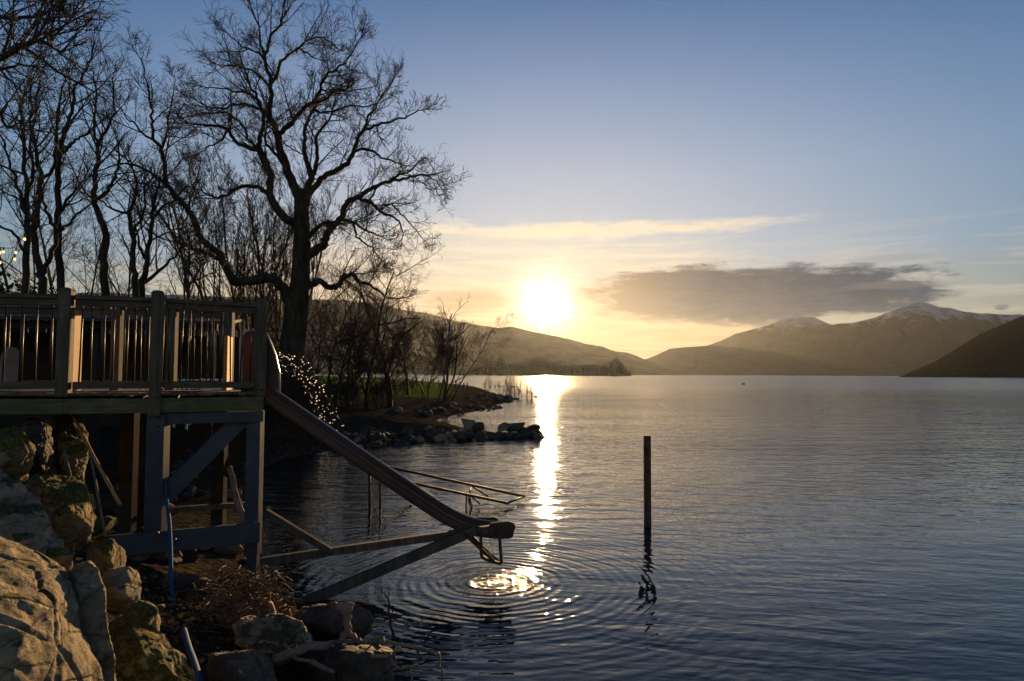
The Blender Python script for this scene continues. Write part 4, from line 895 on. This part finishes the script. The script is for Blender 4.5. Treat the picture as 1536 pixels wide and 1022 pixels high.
# flared lip at the foot of the slide
def slab(pts2, Y0, Y1, name, m_, par, bev=.006):
    bm = bmesh.new(); A_ = [bm.verts.new(P(x, y, Y0)) for x, y in pts2]; dl = Vector((0, Y1 - Y0, 0)); B_ = [bm.verts.new(v.co + dl) for v in A_]
    bm.faces.new(A_); bm.faces.new(B_[::-1])
    for i in range(len(A_)): j = (i + 1) % len(A_); bm.faces.new((A_[i], B_[i], B_[j], A_[j]))
    bmesh.ops.recalc_face_normals(bm, faces=bm.faces)
    if bev: bmesh.ops.bevel(bm, geom=list(bm.edges), offset=bev, segments=2, affect='EDGES')
    me = bpy.data.meshes.new(name); bm.to_mesh(me); bm.free(); return link(name, me, M[m_], par)
slab([(735, 785), (762, 782), (771, 785), (774, 792), (769, 799), (757, 802), (744, 800), (732, 795)], SY - .02, SY + .01, 'lip_flange', 'slide', slide)
slab([(715, 776), (742, 776), (748, 779), (745, 783), (735, 786), (715, 786)], SY + .45, SY + .48, 'lip_flange', 'slide', slide)
# entry: side panels and hoop
slab([(386, 492), (398, 497), (404, 510), (413, 532), (419, 560), (419, 587), (396, 580), (386, 574)], SY + .02, SY + .045, 'side_panel', 'slide', slide)
tube_obj('panel_edge', [P(x, y, SY + .03) for x, y in [(398, 496), (404, 509), (413, 532), (419, 558), (419.5, 590)]], .013, M['slideedge'], slide, 6)
slab([(361, 505), (366, 497), (384, 494), (396, 498), (404, 511), (413, 533), (417, 560), (417, 585), (396, 580), (361, 574)], SY + .56, SY + .585, 'side_panel', 'slide', slide)
hp = [P(x, y, 8.75) for x, y in [(361, 573), (361, 540), (361, 512), (363, 503), (369, 497), (378, 495), (390, 495)]]
tube_obj('entry_hoop', catmull(hp, 3), .018, M['slideedge'], slide, 8)
# timber and steel carrying the foot of the slide
def sbeam(x0, y0, Y0, x1, y1, Y1, w_, h_, m_='wood', nm='support_beam'):
    mb = MB(); mb.beam(P(x0, y0, Y0), P(x1, y1, Y1), w_, h_, bev=.005); return mb.build(nm, M[m_], slide)
sbeam(392, 843, 8.35, 492, 828, 8.4, .09, .10); sbeam(492, 828, 8.4, 748, 792, 8.45, .09, .09)
sbeam(398, 768, 8.5, 497, 828, 8.33, .06, .085)
sbeam(436, 913, 7.55, 560, 860, 7.95, .09, .11); sbeam(560, 860, 7.95, 712, 796, 8.4, .09, .11)
slab([(652, 808), (668, 805), (664, 815), (656, 819)], 8.25, 8.28, 'bracket', 'rust', slide, .002)
st = empty('step', (0, 0, 0)); bpy.data.objects.remove(st)
for a_ in ([(721, 798), (722, 832), (723, 836)], [(748, 790), (752, 842), (751, 846)], [(723, 836), (736, 842), (751, 846)], [(696, 800), (741, 842)], [(703, 800), (725, 822), (749, 843)]):
    yy = 8.3 if a_[0][0] != 703 else 8.6
    tube_obj('step_frame', [P(x, y, yy) for x, y in a_], .022, M['rust'], slide, 6)

# thin stream of water falling off the slide
fm = bpy.data.materials.new('falling_water'); fm.use_nodes = True; bb = fm.node_tree.nodes['Principled BSDF']; bb.inputs['Roughness'].default_value = .15; bb.inputs['IOR'].default_value = 1.33; bb.inputs['Base Color'].default_value = (.9, .9, .9, 1); bb.inputs['Transmission Weight'].default_value = .9
T = Tubes(); rnd = random.Random(3)
for i in range(46):
    x0 = rnd.uniform(735, 748); t0 = rnd.uniform(0, .9); pp = []
    L_ = rnd.uniform(.05, .2)
    for j in range(4):
        t_ = min(1, t0 + L_ * j / 3); pp.append(P(x0 - 14 * t_, 803 + 62 * t_ ** .85, 8.38) + Vector((0, rnd.gauss(0, .002), 0)))
    T.add(pp, [.0015, .004, .005, .002], 6)
fw = link('falling_water', T.mesh('falling_water'), fm); tag(fw, 'thin trickle of water falling from the foot of the slide', 'water', kind='stuff')

# ------------------------------------------------------------------ things standing in the water
a_ = G(971.5, 790); tp = P(971.5, 653.5, a_.y)
mb = MB(); mb.beam((a_.x, a_.y, -1.2), (a_.x, a_.y, tp.z), .105, .105, up=(0, 1, 0), bev=.006); o = mb.build('mooring_post', M['rust']); tag(o, 'square rusty steel post standing alone in the water', 'post')
ff = empty('slipway_frame', G(640, 757)); tag(ff, 'low rusty steel frame of long rails half sunk behind the slide', 'frame')
YF = 12.7
def bar(pts, r_=.024, nm='bar'): tube_obj(nm, [P(*p) for p in pts], r_, M['rust'], ff, 6)
bar([(553, 711, 13.0), (761, 755, 12.95)], .028, 'rail'); bar([(575, 699, 14.3), (787, 745, 13.6)], .028, 'rail')
bar([(554, 711, 13.0), (555, 765, 13.0)], .028, 'leg'); bar([(571, 715, 13.0), (570, 765, 13.0)], .024, 'leg')
bar([(553, 711, 13.0), (575, 699, 14.3)], .024); bar([(561, 714, 13.0), (617, 754, 13.2)], .02, 'brace')
bar([(707, 729, 13.9), (703, 750, 13.7)], .018, 'strut'); bar([(709, 730, 13.9), (733, 746, 13.7)], .018, 'brace'); bar([(700, 743, 13.0), (699, 760, 13.0)], .018, 'strut')
bar([(704, 744, 13.0), (708, 760, 13.0)], .016, 'strut'); bar([(706, 744, 13.0), (720, 756, 13.0)], .016, 'brace'); bar([(761, 755, 12.95), (787, 745, 13.6)], .02)
bar([(704, 744, 13.0), (707, 729, 13.9)], .018)
# bird far out
def bird(px, py, s_, label):
    p = G(px, py); bm = bmesh.new()
    for (x, z, r_, sx_) in [(0, .1, .16, 2.0), (.28, .34, .09, 1.1), (.2, .22, .07, .8), (-.32, .15, .08, 1.5)]:
        bmesh.ops.create_uvsphere(bm, u_segments=10, v_segments=8, radius=r_, matrix=Matrix.Translation((x, 0, z)) @ Matrix.Diagonal((sx_, 1, .9, 1)))
    for v in bm.verts: v.co *= s_
    me = bpy.data.meshes.new('water_bird'); bm.to_mesh(me); bm.free(); o = link('water_bird', me, M['darkwood']); o.location = p; o.rotation_euler = (0, 0, .3); tag(o, label, 'bird')
    rm = o.modifiers.new('remesh', 'REMESH'); rm.mode = 'VOXEL'; rm.voxel_size = .03 * s_
bird(1115, 577, 1.4, 'tiny dark water bird floating far out below the mountains')
bird(805, 596, .8, 'small dark water bird floating in the sun glitter')
# reeds and saplings in the shallows past the point
for i, (px, py, n_, hh_) in enumerate([(733, 582, 7, 2.0), (745, 583, 5, 1.5), (762, 596, 7, 2.4), (768, 590, 5, 2.6), (776, 597, 6, 1.6), (786, 599, 6, 1.9), (795, 600, 4, 1.9), (727, 580, 5, 1.2)]):
    p = G(px, py); rnd = random.Random(200 + i); T = [Tubes(), Tubes()]; g = dict(GEN); g.update(K=[5, 4, 3, 3], max=1, split=0, n=[5, 0], rmin=.02, up=[.1, .1, 0], gn=[.06, .1, .1])
    for _ in range(n_): grow(T, Vector((p.x + rnd.gauss(0, .3), p.y + rnd.gauss(0, .5), -.2)), Vector((rnd.gauss(0, .15), 0, 1)).normalized(), hh_ * rnd.uniform(.6, 1.1), .03, 0, g, rnd)
    finish('waterside_sapling', T, (p.x, p.y, 0), 'thin twiggy sapling growing out of the shallows off the grassy point', 'sapling', 'saplings in the shallows')
# low lines of stones past the point
for px, py in [(735, 580), (742, 580), (748, 580.5), (754, 580), (762, 581), (770, 581), (778, 581), (762, 596), (766, 597), (756, 596), (751, 594), (772, 600), (760, 600)]:
    p = G(px, py); stone(p.x, p.y, random.uniform(.25, .5), 'dark stone awash in the shallows off the grassy point', 'stones in the shallows', .1)
# fence posts and picnic tables on the grassy point
for i, px in enumerate([624, 634, 642, 650, 658, 664, 671, 678, 684, 690, 696, 701]):
    Y = 88 - i * .8; p = P(px, 570, Y); z0 = gz(p.x, Y); mb = MB(); mb.beam((p.x, Y, z0 - .2), (p.x, Y, z0 + 1.0), .13, .13, up=(0, 1, 0)); o = mb.build('fence_post', M['darkwood'])
    tag(o, 'short dark wooden post in the line across the grassy point', 'post', 'posts on the grassy point')
def picnic(px, Y, label, rz=0.0):
    p = P(px, 570, Y); z0 = gz(p.x, Y); e = empty('picnic_table', (p.x, Y, z0), 0); tag(e, label, 'picnic table')
    c_, s_ = math.cos(rz), math.sin(rz); w_ = lambda x, y, z: (p.x + x * c_ - y * s_, Y + x * s_ + y * c_, z0 + z)
    mb = MB(); mb.beam(w_(-.9, 0, .76), w_(.9, 0, .76), .75, .05); mb.build('table_top', M['wood'], e)
    for s2 in (-1, 1): mb = MB(); mb.beam(w_(-.9, s2 * .7, .45), w_(.9, s2 * .7, .45), .26, .05); mb.build('seat', M['wood'], e)
    for s2 in (-1, 1):
        for s1 in (-1, 1): mb = MB(); mb.beam(w_(s2 * .65, s1 * .62, 0), w_(s2 * .65, s1 * .2, .73), .07, .1); mb.build('leg', M['wood'], e)
picnic(562, 58, 'picnic table left of the stout shore tree'); picnic(602, 66, 'picnic table right of the stout shore tree', .3); picnic(652, 72, 'picnic table on the grass behind the leaning trees', -.2)

# ------------------------------------------------------------------ bank clutter
def pole(pts, r_, m_, label, name='leaning_pole', cat='pole'):
    o = tube_obj(name, [P(*p) for p in pts], r_, M[m_], None, 8); tag(o, label, cat); return o
pole([(104, 612, 7.95), (140, 685, 7.5), (180, 757, 7.1)], .02, 'sunlitwood', 'long sunlit orange pole leaning from the deck down to the rocks')  # sunlight on the pole put into its wood colour
pole([(110, 636, 7.9), (133, 672, 7.6), (142, 715, 7.2), (158, 805, 6.4)], .012, 'driftwood', 'thin stick tied beside the long orange pole')
pole([(95, 668, 6.4), (108, 720, 6.1), (112, 780, 5.9), (110, 835, 5.6)], .007, 'driftwood', 'thin curved stem in front of the mossy boulder', 'dead_stem', 'stem')
hz = tube_obj('hose', catmull([P(249, 640, 8.2), P(247, 700, 8.0), P(250, 745, 7.65), P(254, 785, 7.2), P(256, 830, 6.9), P(257, 880, 6.6), P(262, 910, 6.3)], 4), [.011] * 9 + [.02] * 16, M['hose'], None, 10); tag(hz, 'blue hose hanging down past the cross beam into the shade', 'hose')
hz = tube_obj('hose', catmull([P(276, 945, 5.2), P(283, 970, 4.9), P(292, 995, 4.6), P(304, 1035, 4.2)], 4), .021, M['hose'], None, 10); tag(hz, 'short length of blue hose lying at the bottom edge beside the brown boulder', 'hose')
def drift(label, main, r0, r1, br, seed, m_='driftwood', name='driftwood_branch'):
    T = Tubes(); rnd = random.Random(seed)
    for pts, a_, b_ in [(main, r0, r1)] + br:
        w3 = catmull([P(*p) for p in pts], 4); n_ = len(w3); w3 = [p + Vector((rnd.gauss(0, .006), rnd.gauss(0, .006), rnd.gauss(0, .006))) for p in w3]
        T.add(w3, [a_ + (b_ - a_) * i / (n_ - 1) for i in range(n_)], 8)
    o = link(name, T.mesh(name), M[m_]); tag(o, label, 'branch'); return o
drift('thick twisted driftwood limb with a knobbly end on the dark boulder', [(410, 990, 4.9), (450, 975, 4.95), (500, 968, 5.0), (545, 965, 5.0), (574, 960, 5.0)], .035, .03, [([(518, 912, 5.2), (522, 930, 5.15), (520, 950, 5.05), (508, 966, 5.0)], .035, .02), ([(520, 945, 5.05), (535, 958, 5.0), (550, 966, 4.95)], .02, .012), ([(505, 910, 5.2), (528, 912, 5.2)], .03, .035)], 1)
drift('reddish forked branch trailing over the water at the bottom edge', [(530, 978, 4.7), (560, 984, 4.7), (583, 984, 4.7), (594, 975, 4.7), (606, 974, 4.7)], .013, .008, [([(586, 985, 4.7), (592, 998, 4.65), (598, 1003, 4.6), (620, 999, 4.6), (640, 1006, 4.6), (660, 1010, 4.6)], .012, .006), ([(616, 1000, 4.6), (617, 1022, 4.5)], .01, .007), ([(574, 965, 4.9), (600, 966, 4.9), (630, 974, 4.9), (662, 984, 4.9)], .016, .008), ([(659, 980, 4.9), (660, 1000, 4.8), (664, 1022, 4.7)], .01, .007), ([(630, 974, 4.9), (624, 990, 4.8), (612, 1010, 4.7)], .01, .006)], 2)
drift('thin dark twig standing upright out of the driftwood', [(590, 975, 5.4), (588, 945, 5.4), (585, 925, 5.4), (582, 900, 5.4), (576, 888, 5.4), (570, 878, 5.4)], .011, .004, [([(585, 925, 5.4), (590, 916, 5.4)], .006, .003), ([(581, 897, 5.4), (584, 890, 5.4)], .005, .002)], 3, 'darkwood')
drift('pale forked branch lying below the grey slab', [(405, 905, 5.6), (415, 935, 5.3), (425, 960, 5.1), (440, 985, 4.9), (466, 992, 4.8)], .02, .012, [([(466, 992, 4.8), (500, 1008, 4.7)], .02, .014)], 4)
drift('bent pale twig beside the bottom rock', [(334, 978, 4.7), (341, 984, 4.7), (340, 1000, 4.65), (343, 1024, 4.6)], .007, .005, [([(336, 984, 4.7), (349, 983, 4.7), (351, 978, 4.7)], .006, .004)], 5)
drift('dead branch propped in the shade under the blue grey beam', [(326, 842, 7.0), (333, 860, 7.0), (343, 878, 6.9)], .015, .01, [], 6)
drift('weathered root leaning on the inside of the right deck leg', [(344, 700, 8.9), (352, 735, 8.8), (360, 765, 8.7), (366, 790, 8.6)], .035, .045, [], 7, 'driftwood')
# heap of dead leaves, sticks and flotsam
T = Tubes(); rnd = random.Random(9)
for i in range(520):
    px, py = rnd.gauss(375, 42), rnd.gauss(893, 26)
    if px > 440 or py < 850: continue
    Y = 6.2 + (900 - py) * .014 + rnd.uniform(-.25, .25); c_ = P(px, py, Y); c_.z = max(c_.z, .03); d = Vector((rnd.gauss(0, 1), rnd.gauss(0, 1), rnd.gauss(0, .5))).normalized() * rnd.uniform(.03, .13)
    T.add([c_ - d, c_ + Vector((0, 0, .01)), c_ + d], [.004, .006, .003], 4)
o = link('debris', T.mesh('debris'), M['debris']); tag(o, 'heap of dead sticks and leaves washed up behind the grey slab', 'debris', kind='stuff')
def leafpile(name, cx, cy_, rx, ry, n_, ls, m_, label, z=None):
    rnd = np.random.RandomState(3 + n_); V = []
    for i in range(n_):
        x, y = cx + rnd.normal() * rx, cy_ + rnd.normal() * ry; zz = max((gz(x, y) if z is None else z), -.02) + rnd.uniform(.0, .08)
        a = rnd.normal(size=3); a[2] *= .4; a /= np.linalg.norm(a); b_ = np.cross(a, rnd.normal(size=3)); b_ /= np.linalg.norm(b_); s_ = ls * rnd.uniform(.6, 1.3); c_ = np.array([x, y, zz])
        V += [c_ - a * s_, c_ + b_ * s_ * .6, c_ + a * s_, c_ - b_ * s_ * .6]
    o = link(name, arrmesh(name, V, np.arange(n_ * 4).reshape(-1, 4)), M[m_]); tag(o, label, 'leaves', kind='stuff')
leafpile('dead_leaves', -2.7, 6.5, .5, .45, 700, .022, 'debris', 'brown dead leaves lying among the stones under the slide beams')

# open shelter and pale things behind the deck
sh = empty('garden_shelter', P(210, 560, 14)); tag(sh, 'dark open sided timber shelter behind the deck railing', 'shelter')
A_, B_ = P(-260, 500, 13.5), P(326, 500, 15.5); zf = 1.35
mb = MB(); mb.beam((A_.x, A_.y, P(0, 484, 13.5).z), (B_.x, B_.y, P(326, 491, 15.5).z), .14, .16); mb.build('beam', M['darkwood'], sh)
for u in (.0, .35, .66, .985): q_ = A_.lerp(B_, u); mb = MB(); mb.beam((q_.x, q_.y, zf - .4), (q_.x, q_.y, P(160, 490, q_.y).z - .1), .15, .15, up=(0, 1, 0)); mb.build('post', M['darkwood'], sh)
mb = MB(); mb.beam((A_.x, A_.y + 2.6, 2.3), (B_.x - .4, B_.y + 2.6, 2.3), .1, 2.3); mb.build('back_wall', M['darkwood'], sh)
mb = MB(); mb.beam((A_.x, A_.y + 1.1, 3.75), (B_.x, B_.y + 1.1, 3.75), 2.9, .07, up=(0, -.1, 1)); mb.build('roof', M['roofing'], sh)
def chair(px, Y, label):
    p = P(px, 560, Y); z0 = ZD - .75; e = empty('garden_chair', (p.x, Y, z0)); tag(e, label, 'chair'); w_ = lambda x, y, z: (p.x + x, Y + y, z0 + z)
    mb = MB(); mb.beam(w_(-.25, 0, .45), w_(.25, 0, .45), .48, .04); mb.build('seat', M['pale'], e)
    mb = MB(); mb.beam(w_(-.25, .24, .68), w_(.25, .24, .68), .035, .36, bev=.01); mb.build('backrest', M['pale'], e)
    for s1 in (-1, 1):
        for s2 in (-1, 1): mb = MB(); mb.beam(w_(s1 * .22, s2 * .22, 0), w_(s1 * .22, s2 * .22, .44), .035, .035, up=(0, 1, 0)); mb.build('leg', M['pale'], e)
chair(272, 12, 'white garden chair seen through the right railing panel'); chair(312, 13, 'white garden chair left of the orange brown board')
# paddle board standing on edge at the left
bm = bmesh.new(); c0 = P(16, 540, 8.3); out = []
for i in range(24):
    a = i / 24 * 2 * math.pi; out.append((.10 * math.copysign(abs(math.cos(a)) ** .7, math.cos(a)), 0.26 * math.copysign(abs(math.sin(a)) ** .8, math.sin(a))))
vf = [bm.verts.new((x, -.05, z)) for x, z in out]; vb = [bm.verts.new((x, .05, z)) for x, z in out]; bm.faces.new(vf); bm.faces.new(vb[::-1])
for i in range(24): bm.faces.new((vf[i], vb[i], vb[(i + 1) % 24], vf[(i + 1) % 24]))
bmesh.ops.recalc_face_normals(bm, faces=bm.faces); bmesh.ops.bevel(bm, geom=[e for e in bm.edges if len(e.link_faces) == 2 and any(len(f.verts) > 4 for f in e.link_faces)], offset=.03, segments=3, affect='EDGES')
me = bpy.data.meshes.new('paddle_board'); bm.to_mesh(me); bm.free(); o = link('paddle_board', me, mat('board_skin', [(.20, .17, .15), (.32, .27, .23)], 3, .5, 0)); o.location = (c0.x, c0.y, ZD + .27); o.rotation_euler = (0, 0, R(55)); tag(o, 'pale rounded board standing upright behind the railing at the left edge', 'board')

# ------------------------------------------------------------------ air
HZ = True
if HZ:
    bm = bmesh.new(); bmesh.ops.create_cube(bm, size=1)
    for v in bm.verts: v.co = Vector((v.co.x * 15000, v.co.y * 7700 + 3600, (v.co.z + .5) * 660 - 4))
    me = bpy.data.meshes.new('haze'); bm.to_mesh(me); bm.free(); hm = bpy.data.materials.new('haze'); hm.use_nodes = True; nt = hm.node_tree
    nt.nodes.remove(nt.nodes['Principled BSDF']); pv = nt.nodes.new('ShaderNodeVolumePrincipled'); pv.inputs['Color'].default_value = (.77, .86, 1.0, 1); pv.inputs['Density'].default_value = 1.35e-5; pv.inputs['Anisotropy'].default_value = .7
    nt.links.new(pv.outputs[0], nt.nodes['Material Output'].inputs['Volume']); o = link('haze', me, hm); tag(o, kind='stuff')
